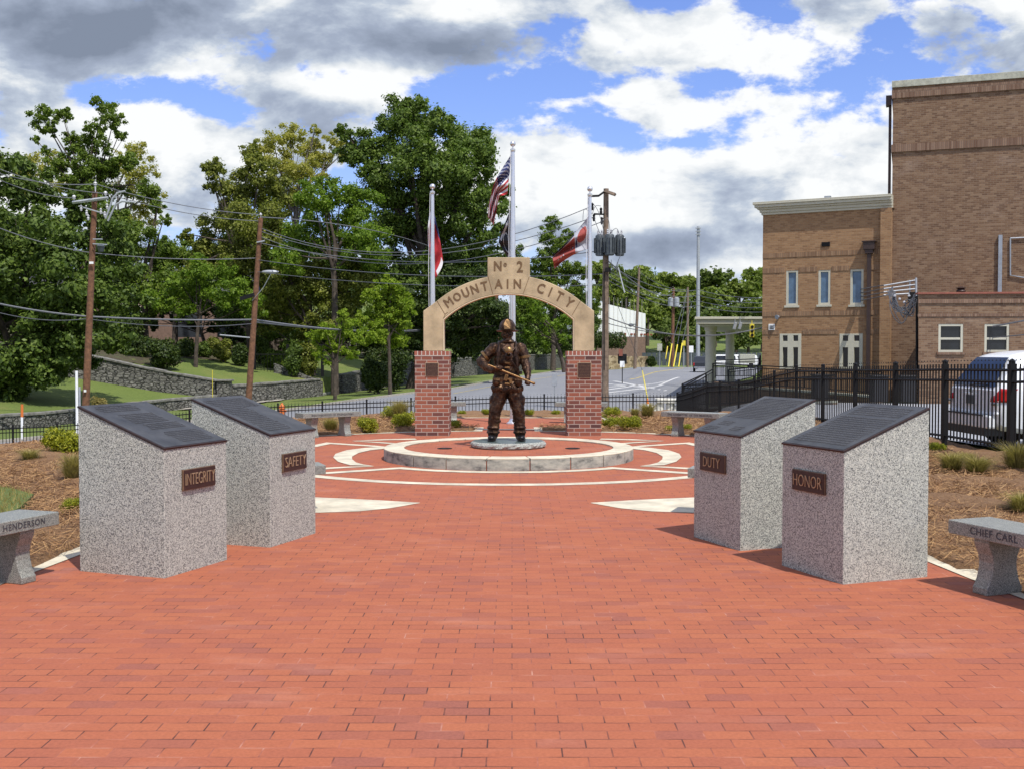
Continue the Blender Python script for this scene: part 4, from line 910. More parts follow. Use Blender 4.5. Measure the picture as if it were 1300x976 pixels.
def shrub_mesh(kind, seed):
    r = random.Random(seed)
    if kind == 'shrub':
        cl = [(r.uniform(-.28,.28), r.uniform(-.2,.2), r.uniform(.14,.3), r.uniform(.12,.2)) for _ in range(16)]
        cl += [(0,0,.2,.30,.24,.20)]; v, f = leaves(cl, 4200, .024, seed, .5)
        return np_mesh('foliage', v, f, M['leaf_shrub'])
    rr = np.random.default_rng(seed); n = 900; a = rr.uniform(0, 6.28, n); q = rr.uniform(0, .07, n); h = rr.uniform(.10, .34, n); l = rr.uniform(.05, .34, n)
    x = np.cos(a)*q; y = np.sin(a)*q; w = .0032; V = []; F = []
    dx = -np.sin(a)*w; dy = np.cos(a)*w
    p0 = np.stack([x-dx, y-dy, 0*x], 1); p1 = np.stack([x+dx, y+dy, 0*x], 1); mx = x+np.cos(a)*l*.4; my = y+np.sin(a)*l*.4
    p2 = np.stack([mx+dx, my+dy, h*.75], 1); p3 = np.stack([mx-dx, my-dy, h*.75], 1); ex = x+np.cos(a)*l; ey = y+np.sin(a)*l
    p4 = np.stack([ex+dx*.2, ey+dy*.2, h], 1); p5 = np.stack([ex-dx*.2, ey-dy*.2, h], 1)
    v = np.concatenate([np.stack([p0,p1,p2,p3], 1).reshape(-1,3), np.stack([p3,p2,p4,p5], 1).reshape(-1,3)]); return np_mesh('blades', v, np.arange(len(v)).reshape(-1, 4), M['leaf_grassy'])
SM = [shrub_mesh('shrub', 20+i) for i in range(4)]; TM = [shrub_mesh('tuft', 40+i) for i in range(3)]
stem = MB(); stem.tube([(0,0,-.03),(.01,0,.15)], [.02,.012], 6)
for k in range(7): stem.tube([(0,0,.02),(.18*math.cos(k), .14*math.sin(k), .22)], [.008,.004], 5)
stem_o = None
def shrub(label, px, py, w, seed=0, group=None, kind='shrub', hs=1.0, Yo=None, z=None):
    global stem_o
    p = G(px, py, 0.02) if Yo is None else at(px, py, Yo); p.z = mz(p.x, p.y)-.02
    sc = w*p.y/1400/(.80 if kind == 'shrub' else .46)
    root = thing('shrub' if kind == 'shrub' else 'grass_tuft', label, 'shrub' if kind == 'shrub' else 'ornamental grass', p, rnd.uniform(0, 6.28), group)
    root.scale = (sc, sc, sc*hs)
    me = SM[seed % 4] if kind == 'shrub' else TM[seed % 3]
    o = bpy.data.objects.new('foliage' if kind == 'shrub' else 'blades', me); COL.objects.link(o); o.parent = root
    if kind == 'shrub':
        if stem_o is None: stem_o = stem.build('stems', M['bark'], root)
        else: c = stem_o.copy(); COL.objects.link(c); c.parent = root
    return root
for i, (lb, px, py, w) in enumerate((('round lime green shrub right of the bench left of the arch', 466, 548, 34), ('lime green shrub hard against the left side of the left brick pier', 513, 543, 36), ('lime green shrub behind the pair left of the left brick pier', 500, 531, 30),
    ('lime green shrub against the right side of the left brick pier', 576, 544, 22), ('wide lime green shrub right of the right brick pier', 800, 546, 34), ('lime green shrub hard against the right side of the right brick pier', 775, 543, 26), ('olive green shrub behind the wide shrub right of the right brick pier', 776, 529, 24),
    ('small lime green shrub behind the legs of the statue on the left', 618, 526.5, 15), ('small lime green shrub behind the statue on the right', 672, 527, 14), ('small shrub between statue and the right brick pier', 705, 527, 12), ('small shrub under the right end of the flag court bench beside left brick pier', 586, 526.5, 11),
    ('small lime green shrub left of the leg of the bench right of the arch', 849, 547, 14), ('lime green shrub seen under the bench right of the arch', 871, 547, 17), ('yellow green shrub behind the INTEGRITY pedestal', 82, 577, 60), ('yellow green shrub low beside the INTEGRITY pedestal', 92, 648, 30), ('bright green shrub right of the HONOR pedestal top', 1190, 575, 26), ('leafy green plant at the foot of the fence by the white car', 1284, 578, 22))):
    shrub(lb, px, py, w, i, hs=1.0 if 'leafy' not in lb else .8)
for i, (lb, px, py, w, hs) in enumerate((('grass tuft behind the shrubs left of the arch', 508, 533, 30, 1.2), ('dry grass tuft under the bench left of the arch', 420, 548, 26, 1.0), ('grass tuft right of the shrubs beyond the right brick pier', 822, 531, 26, 1.1), ('faint grass tuft near right shrubs', 806, 529, 16, 1.0),
    ('tall grey green grass tuft against the INTEGRITY pedestal', 92, 612, 34, 1.6), ('short grass tuft on the mulch left of the INTEGRITY pedestal', 38, 588, 30, .9), ('grass tuft in the mulch right of the HONOR pedestal', 1208, 600, 42, .9), ('large grass tuft below the white car', 1240, 603, 44, .8), ('grass tuft at the right edge below the fence', 1292, 600, 50, 1.1), ('grass tuft at the right edge above the bench', 1296, 655, 44, 1.0), ('grass tuft by fence post left of the white car', 1226, 590, 30, .8))):
    shrub(lb, px, py, w, i, kind='tuft', hs=hs)
# ------------------------------------------------------------------ buildings on the right
def wall_holes(mb, x0, x1, z0, z1, holes, depth=.14, y=0.0):
    X = sorted(set([x0, x1]+[h[0] for h in holes]+[h[1] for h in holes])); Z = sorted(set([z0, z1]+[h[2] for h in holes]+[h[3] for h in holes]))
    for a, b_ in zip(X[:-1], X[1:]):
        for c, d in zip(Z[:-1], Z[1:]):
            if any(h[0] <= a+1e-6 and b_ <= h[1]+1e-6 and h[2] <= c+1e-6 and d <= h[3]+1e-6 for h in holes): continue
            mb.add([(a,y,c),(b_,y,c),(b_,y,d),(a,y,d)], [(0,1,2,3)])
    for h in holes:
        a, b_, c, d = h; mb.add([(a,y,c),(b_,y,c),(b_,y,d),(a,y,d),(a,y+depth,c),(b_,y+depth,c),(b_,y+depth,d),(a,y+depth,d)], [(0,4,5,1),(1,5,6,2),(2,6,7,3),(3,7,4,0),(4,7,6,5)])
def window(root, a, b_, c, d, kind, depth=.13):
    f = MB(); t = .09; w = b_-a; h = d-c
    if kind == 'slot':
        for q in ((a,a+t,c,d),(b_-t,b_,c,d)): f.bb((q[0],.012,q[2]),(q[1],.11,q[3]))
        f.bb((a+t,.014,d-.08),(b_-t,.108,d)); f.bb((a+t,.014,c),(b_-t,.108,c+.08)); pan = [(a+t,b_-t,c+.08,d-.08)]; gm = M['bluepane']
    elif kind == 'cross':
        t = .13; mc = (a+b_)/2; zt = c+h*.70; pan = []
        f.bb((a,-.02,c),(a+t,.11,d)); f.bb((b_-t,-.02,c),(b_,.11,d)); f.bb((mc-.12,-.018,c),(mc+.12,.108,d)); 
        for z0, z1 in ((c,c+.07),(zt-.13,zt+.13),(d-.07,d)):
            f.bb((a+t,-.015,z0),(mc-.12,.105,z1)); f.bb((mc+.12,-.015,z0),(b_-t,.105,z1))
        pan = [(a+t,mc-.12,c+.07,zt-.13),(mc+.12,b_-t,c+.07,zt-.13),(a+t,mc-.12,zt+.13,d-.07),(mc+.12,b_-t,zt+.13,d-.07)]; gm = M['glass']
    else:
        t = .085; m = (c+d)/2-.02; f.bb((a,.012,c),(a+t,.11,d)); f.bb((b_-t,.012,c),(b_,.11,d)); f.bb((a+t,.014,d-t),(b_-t,.108,d)); f.bb((a+t,.014,c),(b_-t,.108,c+t)); f.bb((a+t,.03,m-.04),(b_-t,.105,m+.04)); pan = [(a+t,b_-t,c+t,m-.04),(a+t,b_-t,m+.04,d-t)]; gm = M['glass']
    wo = f.build('window', M['cream'], root, bevel=.004)
    for q in pan:
        g = MB(); g.bb((q[0],.085,q[2]),(q[1],.10,q[3])); g.build('pane', gm, wo)
    if kind != 'cross':
        g = MB(); g.bb((a-.06,-.06,c-.09),(b_+.06,.10,c-.002)); g.build('sill', M['cream'] if kind == 'slot' else M['brownsoldier'], wo, bevel=.005)
def facade_frame(pxl, Yl, pxr, Yr):
    a = at(pxl, 445, Yl); b_ = at(pxr, 445, Yr); a.z = b_.z = 0; d = b_-a; return a, math.atan2(d.y, d.x), d.length
def onf(a, ang, px, py):   # pixel -> local (x, z) on a facade plane
    u, f, v = ray(px, py); n = Vector((-math.sin(ang), math.cos(ang))); t = (a.x*n.x+a.y*n.y)/(u*n.x+f*n.y)
    return (u*t-a.x)*math.cos(ang)+(f*t-a.y)*math.sin(ang), 1.6+v*t
# --- two storey wing
a, ang, Lw = facade_frame(967.5, 47.3, 1117, 45.05)
wing = thing('brick_building', 'two storey tan brick wing with cream cornice and three slot windows', 'building', (a.x, a.y, 0), ang)
F = lambda px, py: onf(a, ang, px, py)
zt = F(1050, 269)[1]; H = []; KN = []
for px0, px1, py0, py1, k in ((998,1013,344,388,'slot'),(1039,1054,343.5,387,'slot'),(1079.5,1096,342.5,387,'slot'),(990,1017,424,468.5,'cross'),(1066,1095,424,468.5,'cross')):
    x0, z1 = F(px0, py0); x1, z0 = F(px1, py1); H.append((x0, x1, z0, z1)); KN.append(k)
mb = MB(); wall_holes(mb, 0, Lw, -1.2, zt, H, .14)
mb.add([(0,0,-1.2),(0,0,zt),(0,11,zt),(0,11,-1.2)], [(0,1,2,3)]); mb.add([(0,0,zt),(Lw+.5,0,zt),(Lw+.5,11,zt),(0,11,zt)], [(0,1,2,3)]); mb.add([(0,11,-1.2),(0,11,zt),(Lw,11,zt),(Lw,11,-1.2)], [(0,1,2,3)])
wb = mb.build('wall', M['tanbrick'], wing, fix=False)
m = MB(); m.bb((Lw+.002,-.18,-1.2),(Lw+.42,.6,zt)); m.build('corner_pilaster', M['tanbrick'], wing)
for h, k in zip(H, KN): window(wing, *h, k)
m = MB(); x1 = Lw+.42
for d, z0, z1 in ((.06,0,.10),(.12,.10,.22),(.2,.22,.30),(.30,.30,.42),(.36,.42,.50)): m.bb((-d,-d-.18*0,zt+z0),(x1+.02,.2,zt+z1-.001)); m.bb((-d,.2,zt+z0),(.3,11+d,zt+z1-.001))
m.bb((-.36,-.36,zt+.50),(x1+.02,11.3,zt+.53)); m.build('cornice', M['cream'], wing, bevel=.01)
for py in (322.5, 342, 398, 421.5):
    z = F(1040, py)[1]; w_ = .2; m = MB(); segs = [(0, Lw)]
    cuts = [h for h in H if h[2] < z+.1 and h[3] > z-w_+.1]
    xs_ = [0]+[v for h in sorted(cuts) for v in (h[0]-.05, h[1]+.05)]+[Lw]
    for q in range(0, len(xs_), 2):
        if xs_[q+1]-xs_[q] > .1: m.bb((xs_[q],-.022,z-w_/2),(xs_[q+1],-.001,z+w_/2))
    m.build('soldier_band', M['tansoldier'], wing)
m = MB(); xd, zd = F(1104.5, 312); m.bb((xd-.22,-.32,zd-.18),(xd+.22,-.02,zd+.12)); m.bb((xd-.27,-.36,zd+.12),(xd+.27,0,zd+.17)); m.prism([(xd-.16,-.28),(xd+.16,-.28),(xd+.16,-.04),(xd-.16,-.04)], zd-.34, zd-.18); m.bb((xd-.075,-.22,-1.2),(xd+.075,-.07,zd-.34)); m.build('downspout', M['brownmetal'], wing, bevel=.01)
m = MB(); x, z = F(1048.5, 310.5); m.bb((x-.17,-.04,z-.09),(x+.17,.0,z+.09)); 
for i in range(4): m.bb((x-.13,-.055,z-.065+i*.036),(x+.13,-.041,z-.045+i*.036))
m.build('vent', M['black'], wing)
m = MB(); x, z = F(980, 415.5); m.bb((x-.13,-.05,z-.13),(x+.13,-.001,z+.13)); m.build('white_vent', M['white'], wing)
m = MB(); [m.bb((x-.09,-.06,z-.08+i*.055),(x+.09,-.051,z-.05+i*.055)) for i in range(3)]; m.build('vent_slots', M['black'], wing)
m = MB(); x, z = F(989, 402.5); m.tube([(x,-.02,z),(x,-.16,z),(x-.04,-.25,z-.02)], [.04,.06,.10], 10); m.build('wall_lamp', M['conduit'], wing, smooth=True)
m = MB(); x = F(1038, 250)[0]; m.tube([(x,2,zt+.5),(x,2,zt+.85)], .07, 8); m.box((x,2,zt+.87), (.26,.2,.08)); m.build('roof_vent', M['conduit'], wing)
# --- tall block
a, ang, Lt = facade_frame(1130.5, 45.0, 1420, 42.2)
tower = thing('brick_building', 'tall windowless brown brick block cut by the right edge of the picture', 'building', (a.x, a.y, 0), ang)
F = lambda px, py: onf(a, ang, px, py); zt = F(1134, 112)[1]
mb = MB(); mb.bb((0,0,-1.2),(Lt,22,zt)); mb.build('wall', M['brownbrick'], tower)
m = MB(); m.bb((-.05,-.06,zt),(Lt+.1,.35,zt+.27)); m.bb((-.05,.35,zt),(.35,22.05,zt+.27)); m.build('parapet_cap', M['cap'], tower, bevel=.012)
for py, h in ((120.5,.32),(189,.30)):
    z = F(1136, py)[1]; m = MB(); m.bb((-.05,-.07,z-h/2),(Lt,-.001,z+h/2)); m.bb((-.05,-.001,z-h/2),(-.001,22,z+h/2)); m.build('soldier_band', M['brownsoldier'], tower)
m = MB(); z = F(1133,120)[1]; m.bb((-.28,.15,z-.4),(-.06,.6,z)); m.bb((-.17,.3,-1),(-.06,.42,z-.4)); m.build('downspout', M['brownmetal'], tower, bevel=.01)
x0, z0 = F(1269, 371); z1 = F(1269, 299)[1]; m = MB(); m.bb((x0-.07,-.12,z0-2),(x0+.07,-.001,z1)); m.build('conduit', M['conduit'], tower)
m = MB(); q = [F(1282.5,303), F(1282.5,350), F(1300,353), F(1330,353)]; m.tube([(x,-.05,z) for x, z in q], .03, 6); m.tube([(F(1282.5,303)[0],-.05,F(1282,303)[1]),(F(1330,301)[0],-.05,F(1330,301)[1])], .03, 6); m.build('cable_run', M['conduit'], tower)
# --- one storey annex in front of it
a, ang, La = facade_frame(1166, 40.2, 1420, 39.4)
ann = thing('brick_building', 'low brown brick annex with two sash windows behind the white car', 'building', (a.x, a.y, 0), ang)
F = lambda px, py: onf(a, ang, px, py); zt = F(1180, 374)[1]; H = []
for px0, px1 in ((1191.5,1222.5),(1250,1281)): x0, z1 = F(px0, 411.5); x1, z0 = F(px1, 447.5); H.append((x0, x1, z0, z1))
H.append((F(1330,411)[0], F(1361,411)[0], H[0][2], H[0][3]))
mb = MB(); wall_holes(mb, 0, La, -1.0, zt, H, .14); mb.add([(0,0,-1),(0,0,zt),(2.4,5,zt),(2.4,5,-1)], [(0,1,2,3)]); mb.add([(0,0,zt),(La,0,zt),(La,5,zt),(2.4,5,zt)], [(0,1,2,3)]); mb.build('wall', M['brownbrick'], ann, fix=False)
for h in H: window(ann, *h, 'sash')
m = MB(); m.bb((-.06,-.08,zt),(La,.3,zt+.07)); m.prism([(.05,.301),(.35,.301),(2.6,5),(2.3,5)],zt,zt+.07); m.build('coping', M['redcap'], ann, bevel=.008)
for py, h, d in ((383,.13,.05),(400.5,.1,.03)):
    z = F(1200, py)[1]; m = MB(); m.bb((-.04,-d,z-h/2),(La,-.001,z+h/2)); m.build('soldier_band', M['brownsoldier'], ann)
m = MB(); x, z = F(1225, 369); m.lathe([(.14,0),(.18,.06),(.12,.14),(.20,.18),(0,.24)], 12, (x,.5,zt+.07)); m.build('roof_vent', M['brownmetal'], ann, smooth=True)
# electrical service rack between wing and annex
def local_to(a, ang, x, y, z): return Vector((a.x+x*math.cos(ang)-y*math.sin(ang), a.y+x*math.sin(ang)+y*math.cos(ang), z))
sr = at(1158, 380, 42.5); rk = thing('service_rack', 'tangle of grey service wires and insulator arms left of the low annex roof', 'service rack', sr)
def rel(px, py, Y): return at(px, py, Y)-sr
m = MB()
for i in range(4): m.tube([rel(1122, 363+i*4.0, 42.3), rel(1163, 356+i*5.5, 42.0)], .03, 6)
m.tube([rel(1163,353,42.0), rel(1163,376,42.0)], .045, 6); m.tube([rel(1155,356,42.1), rel(1155,372,42.1)], .03, 6); m.build('arm', M['galv'], rk)
def cat3(P, n=10):
    out = []
    for k in range(len(P)-1):
        p0 = P[max(k-1,0)]; p1 = P[k]; p2 = P[k+1]; p3 = P[min(k+2,len(P)-1)]
        for i in range(n+(k == len(P)-2)):
            f = i/n; out.append(.5*((2*p1)+(p2-p0)*f+(2*p0-5*p1+4*p2-p3)*f*f+(3*p1-p0-3*p2+p3)*f*f*f))
    return out
m = MB(); r_ = random.Random(3)
for i in range(18):
    P = [rel(1128+r_.uniform(-4,8), 368+r_.uniform(-4,8), 42.2), rel(1134+r_.uniform(-4,8), 388+r_.uniform(-8,8), 42.0), rel(1146+r_.uniform(-6,8), 400+r_.uniform(-10,12), 42.0), rel(1156+r_.uniform(-6,4), 392+r_.uniform(-12,10), 41.9), rel(1162+r_.uniform(-3,2), 378+r_.uniform(-6,8), 41.8)]
    m.tube(cat3(P, 5), .017, 5)
m.build('service_wires', M['cable'], rk)
m = MB(); [m.ball(rel(1136+i*6, 376+4*(i % 3), 42.0), .055, 8, 6) for i in range(5)]; m.build('insulators', M['insul'], rk)
m = MB(); m.box(rel(1159,378,42.1), (.30,.25,.40)); m.tube([rel(1164,376,42.2), rel(1164,470,42.2)], .05, 6); m.build('meter_box', M['black'], rk)
# --- portico canopy with round columns
c0 = at(884, 402, 70); can = thing('portico', 'flat cream canopy on two round columns left of the brick wing', 'portico', (c0.x, 70, 0))
zc1 = at(884, 402.5, 70).z; zc0 = at(884, 411.5, 70).z
m = MB()
for q, za, zb_ in ((0,zc0,zc1-.16),(.12,zc1-.1599,zc1),(-.25,zc0-.12,zc0-.0001)): m.prism([(-q,-q),(6.6+q,-q),(11.9+q,24+q),(5.3-q,24+q)], za, zb_)
m.build('canopy_roof', M['cream'], can, bevel=.02)
for px, Y, r, pb in ((902,72.5,.36,488),(926.5,88,.35,470)):
    p = at(px, pb, Y); m = MB(); x = p.x-c0.x; m.lathe([(r*1.15,-1.3),(r*1.15,p.z+.05),(r,p.z+.12),(r*.96,zc0-.42),(r*1.12,zc0-.36),(r*1.12,zc0-.12)], 28, (x, Y-70, 0)); m.build('column', M['cream'], can, smooth=True)
# --- wheelchair ramp : brick plinth walls with pale coping and black rails
def rail_run(root, pts, h, sp=.14, posts=True):
    m = MB()
    for a_, b_ in zip(pts[:-1], pts[1:]):
        a_ = Vector(a_); b_ = Vector(b_); d = b_-a_; n = max(2, int(d.length/sp)); up = Vector((0,0,h))
        m.tube([a_+up, b_+up], .028, 6); m.tube([a_+up*.12, b_+up*.12], .02, 5); m.tube([a_+up*.88, b_+up*.88], .018, 5)
        for k in range(n+1):
            p = a_.lerp(b_, k/n); m.tube([p+up*.12, p+up*.88], .010, 4)
        m.tube([a_, a_+up*1.0], .035, 6); m.tube([b_, b_+up*1.0], .035, 6)
    return m.build('railing', M['black'], root)
rp0 = at(905, 500, 52); ramp = thing('entrance_ramp', 'brick walled entrance ramp with black railings in front of the tan brick wing', 'ramp', (rp0.x, rp0.y, 0))
def rr(px, py, Y): p = at(px, py, Y); return Vector((p.x-rp0.x, p.y-rp0.y, p.z))
for (A, B, wl) in (((905,489,50),(1119,505,41.5),'a'),((868,520,44.5),(1060,511,39.5),'b')):
    p = rr(*A); q = rr(*B); d = (q-p); d.z = 0; d.normalize(); nn = Vector((-d.y, d.x, 0))*.16
    m = MB(); m.prism([(p.x-nn.x,p.y-nn.y),(q.x-nn.x,q.y-nn.y),(q.x+nn.x,q.y+nn.y),(p.x+nn.x,p.y+nn.y)], [-1.9]*4, [p.z,q.z,q.z,p.z]); m.build('brick_wall', M['brownbrick'], ramp)
    n2 = nn*1.3; m = MB(); m.prism([(p.x-n2.x,p.y-n2.y),(q.x-n2.x,q.y-n2.y),(q.x+n2.x,q.y+n2.y),(p.x+n2.x,p.y+n2.y)], [p.z,q.z,q.z,p.z], [p.z+.08,q.z+.08,q.z+.08,p.z+.08]); m.build('coping', M['cap'], ramp)
    rail_run(ramp, [p+Vector((0,0,.08)), p.lerp(q,.33)+Vector((0,0,.08)), p.lerp(q,.66)+Vector((0,0,.08)), q+Vector((0,0,.08))], .9)
rail_run(ramp, [rr(866,529,45), rr(866.5,527,47.5), rr(896,513,48)], 1.35, .14)
rail_run(ramp, [rr(868,520,44.6), rr(905,497,47)], .95, .15)
rail_run(ramp, [rr(908,480,60), rr(965,480,55)], .95, .15); rail_run(ramp, [rr(925,495,52), rr(962,492,50), rr(965,478,50)], .95, .15)
m = MB(); p = rr(908,492,60); m.bb((p.x,p.y-1,-1.6),(p.x+4,p.y+1,p.z+.3)); m.build('brick_landing', M['brownbrick'], ramp)
# ------------------------------------------------------------------ white building across the street
a = at(757.5, 445, 196); wbX = thing('white_building', 'large plain white building with red brick base on the far side of the street', 'building', (a.x, 196, 0)); 
z0 = 2.2; P0 = at(757.5,383,196)-Vector((a.x,196,0)); P1 = at(819.5,398.5,208)-Vector((a.x,196,0))
zb = at(757.5,427,196).z; m = MB(); m.add([(P0.x,0,zb),(P1.x,P1.y,zb),(P1.x,P1.y,P1.z),(P0.x,0,P0.z),(P0.x-6,14,zb),(P0.x-6,14,P0.z),(P1.x-5,P1.y+16,zb),(P1.x-5,P1.y+16,P1.z)], [(0,1,2,3),(0,3,5,4),(1,6,7,2),(4,5,7,6),(3,2,7,5)]); m.build('wall', M['white'], wbX)
m = MB(); d = (P1-P0); d.z = 0; d.normalize()
for i in range(1, 12): p = P0+d*(i*(P1-P0).length/12); m.box((p.x,p.y-.03,zb+3.5), (.05,.05,7), rz=math.atan2(d.y,d.x))
m.build('panel_seam', M['kerb'], wbX)
m = MB(); m.add([(P0.x,-.1,-2),(P1.x,P1.y-.1,-2),(P1.x,P1.y-.1,zb),(P0.x,-.1,zb),(P0.x,3,-2),(P1.x,P1.y+3,-2),(P1.x,P1.y+3,zb),(P0.x,3,zb)], [(0,1,2,3),(4,7,6,5),(3,2,6,7)]); m.build('brick_base', M['housebrick'], wbX)
m = MB(); e0 = P0+d*((P1-P0).length*.45); nrm = Vector((d.y,-d.x,0)); r_ = random.Random(8)
for i in range(14):
    if i in (2,5,10): continue
    p = e0+d*(i*1.1+.5)+nrm*.12; m.box((p.x,p.y,zb+.45), (.7,.08,r_.uniform(.30,.42)), rz=math.atan2(d.y,d.x))
m.build('red_lettering', M['redcap'], wbX)
hd = thing('hedge', 'clipped dark hedge below the white building', 'hedge', at(765,430,186)); v, f = leaves([(x*1.0-3, 0, -.3, 1.1, .9, 1.4) for x in range(2, 7)], 3500, .16, 77, .8)
o = bpy.data.objects.new('foliage', np_mesh('foliage', v, f, M['leaf_hedge'])); COL.objects.link(o); o.parent = hd
# pink brick house in the trees, left
p = at(210, 425, 128); hs = thing('brick_house', 'pale brick house with arched white surrounds hidden behind the trees on the hill', 'house', (p.x-10, 128, 0)); zg = float(hz(p.x, 126))-.5
X0, X1 = -9, 24; H = []
aw = []
for px, w in ((162,3.2),(238,3.4),(288,2.4)): x = at(px,400,128).x-(p.x-10); H.append((x-w/2, x+w/2, zg+.8, zg+4.2)); aw.append((x, w))
m = MB(); wall_holes(m, X0, X1, zg-1, zg+6, H, .4); m.add([(X0,0,zg-1),(X0,0,zg+6),(X0,9,zg+6),(X0,9,zg-1)], [(0,1,2,3)]); m.add([(X1,0,zg-1),(X1,0,zg+6),(X1,9,zg+6),(X1,9,zg-1)], [(0,1,2,3)]); m.build('wall', M['housebrick'], hs, fix=False)
m = MB(); m.add([(X0-.5,-.6,zg+6),(X1+.5,-.6,zg+6),(X1+.5,9.6,zg+6),(X0-.5,9.6,zg+6),(X0+3,4.5,zg+9),(X1-3,4.5,zg+9)], [(0,1,5,4),(2,3,4,5),(0,4,3),(1,2,5),(0,3,2,1)]); m.build('roof', M['roof'], hs)
for x, w in aw:
    m = MB(); m.bb((x-w/2,.30,zg+.8),(x+w/2,.38,zg+4.2)); wn = m.build('window', M['glass'], hs)
    m = MB(); k = 14; P = [[(x+(w/2+rr_)*math.cos(math.pi*i/k), y_, zg+3.4+(w/2.4+rr_)*math.sin(math.pi*i/k)) for i in range(k+1)] for rr_, y_ in ((.0,-.05),(.3,-.05),(.3,.1))]; m.grid(P); m.build('arch_trim', M['cream'], wn)
# ------------------------------------------------------------------ trees
def tree(name, label, cat, base, Y, blobs, leafmat, size, dens=1.0, seed=0, trunk_r=.35, bark='bark', sub=(.30,.46), nsub=9, shell=.35, lean=(0,0), dr=1.0, zoff=-.3, limbs=True, aspect=.6, group=None):
    """base: pixel column of the trunk; blobs: crown masses (column, row, radius) at depth Y, each with its own real thickness"""
    r = random.Random(seed); far_ = Y > 200; size = size*(.53 if not far_ else .9); blobs = [(x, y, q*(1.1 if not far_ else 1.3)) for x, y, q in blobs]; nsub = int(nsub*1.7); bx = at(base, 445, Y).x; bz = float(hz(bx, Y))+zoff; root = thing(name, label, cat, (bx, Y, bz), 0, group); o0 = Vector((bx, Y, bz)); sc = Y/1400
    cl = []; mains = []
    for (px, py, rp) in blobs:
        R_ = rp*sc; off = r.uniform(-.35, .35)*R_*3*dr; c = at(px, py, Y+off)-o0; mains.append((c, R_)); k = nsub
        cl.append((c.x, c.y, c.z, R_*.62, R_*.62, R_*.55))
        for i in range(k):
            d = Vector((r.gauss(0,1), r.gauss(0,1), r.gauss(0,.85))).normalized(); q = c+d*R_*r.uniform(.55,.88); rs = R_*r.uniform(*sub)*.82; cl.append((q.x, q.y, q.z, rs, rs, rs*.72))
    area = sum(c[3]*c[4] for c in cl); n = int(min(215000 if Y < 150 else 50000, dens*area*2.6/(size*size*aspect)))
    v, f = leaves(cl, n, size, seed, shell, aspect=aspect, up=.45, jit=.17)
    v2, f2 = leaves([(*q[:3], q[3]*.72, q[4]*.72, q[5]*.72) for q in cl], n//7, size*2.0, seed+1, .1, aspect=.8); v = np.concatenate([v, v2]); f = np.arange(len(v)).reshape(-1, 4)
    o = bpy.data.objects.new('crown', np_mesh('crown', v, f, M[leafmat])); COL.objects.link(o); o.parent = root
    m = MB(); top = max(mains, key=lambda t: t[0].z)[0]; tc = sum((c for c, _ in mains), Vector())/len(mains); zmin = min(c.z-R_*.3 for c, R_ in mains)
    fork = Vector((tc.x*.25+lean[0], tc.y*.2, max(.8, zmin*.75)))
    mid = Vector((tc.x*.6, tc.y*.6, (fork.z+top.z)/2))
    m.tube([(0,0,-.6),(0,0,0),(fork.x*.4,fork.y*.4,fork.z*.5),fork], [trunk_r*1.5,trunk_r*1.15,trunk_r*.95,trunk_r*.85], 9)
    if limbs:
        m.tube([fork, mid, top], [trunk_r*.8, trunk_r*.45, trunk_r*.12], 7)
        for c, R_ in mains:
            s_ = fork.lerp(mid, r.uniform(0,.9)); e = c+Vector((0,0,R_*.3)); k = s_.lerp(e, .5)+Vector((r.uniform(-.1,.1),r.uniform(-.1,.1),-.1))*R_; m.tube([s_, k, e], [trunk_r*.42, trunk_r*.26, trunk_r*.08], 6)
            for j in range(4):
                q = cl[r.randrange(len(cl))]; q = Vector(q[:3])
                if (q-c).length < R_*1.1: m.tube([k, (k+q)/2+Vector((0,0,.1*R_)), q], [trunk_r*.16, trunk_r*.10, trunk_r*.04], 5)
    m.build('trunk', M[bark], root, smooth=True); return root
T = tree
T('evergreen_tree', 'huge dark leafy tree filling the left edge behind the left utility pole', 'tree', 12, 72, [(0,475,40),(48,462,34),(-40,500,50),(80,430,30),(20,300,66),(72,335,66),(5,385,70),(95,400,58),(130,310,44),(40,445,48),(148,375,42),(-45,350,85),(35,240,38),(110,265,30),(-50,250,70),(150,430,26),(-60,450,60),(85,450,36),(10,490,30)], 'leaf_dark', .26, 1.0, 1, .6)
T('pine_tree', 'tall sparse tree with tufted dark branches against the clouds at upper left', 'tree', 118, 104, [(52,150,17),(78,146,12),(64,165,9),(132,138,16),(146,150,13),(120,160,14),(104,190,18),(115,212,24),(130,240,32),(98,240,22),(152,172,10),(160,205,16),(60,192,8),(84,198,9),(45,178,6),(185,240,20),(92,176,12),(134,184,14),(72,208,16),(98,222,16),(112,176,10),(140,212,14)], 'leaf_mid', .2, .85, 2, .30, nsub=8, sub=(.28,.5), dr=.6)
T('pale_tree', 'thin pale green tree behind the tall sparse tree', 'tree', 165, 118, [(172,190,16),(182,215,20),(165,235,22),(190,255,20),(150,205,16),(176,280,24),(60,205,22),(35,215,20),(25,240,26),(80,230,20)], 'leaf_pale', .19, .42, 3, .35, 'palebark', nsub=9, dr=.7)
T('broadleaf_tree', 'mid green tree low between the left utility pole and the gap of sky', 'tree', 185, 98, [(170,300,28),(195,322,28),(155,345,34),(200,262,10),(190,365,36),(170,395,30),(208,280,9),(214,345,16),(140,275,22)], 'leaf_mid', .22, .9, 4, .35)
T('dogwood_tree', 'light green understory tree in front of the brick house', 'tree', 248, 92, [(228,365,26),(262,362,30),(300,372,28),(250,340,20),(205,380,22),(282,345,18),(320,392,20),(236,395,18)], 'leaf_bright', .18, .62, 5, .17, nsub=9)
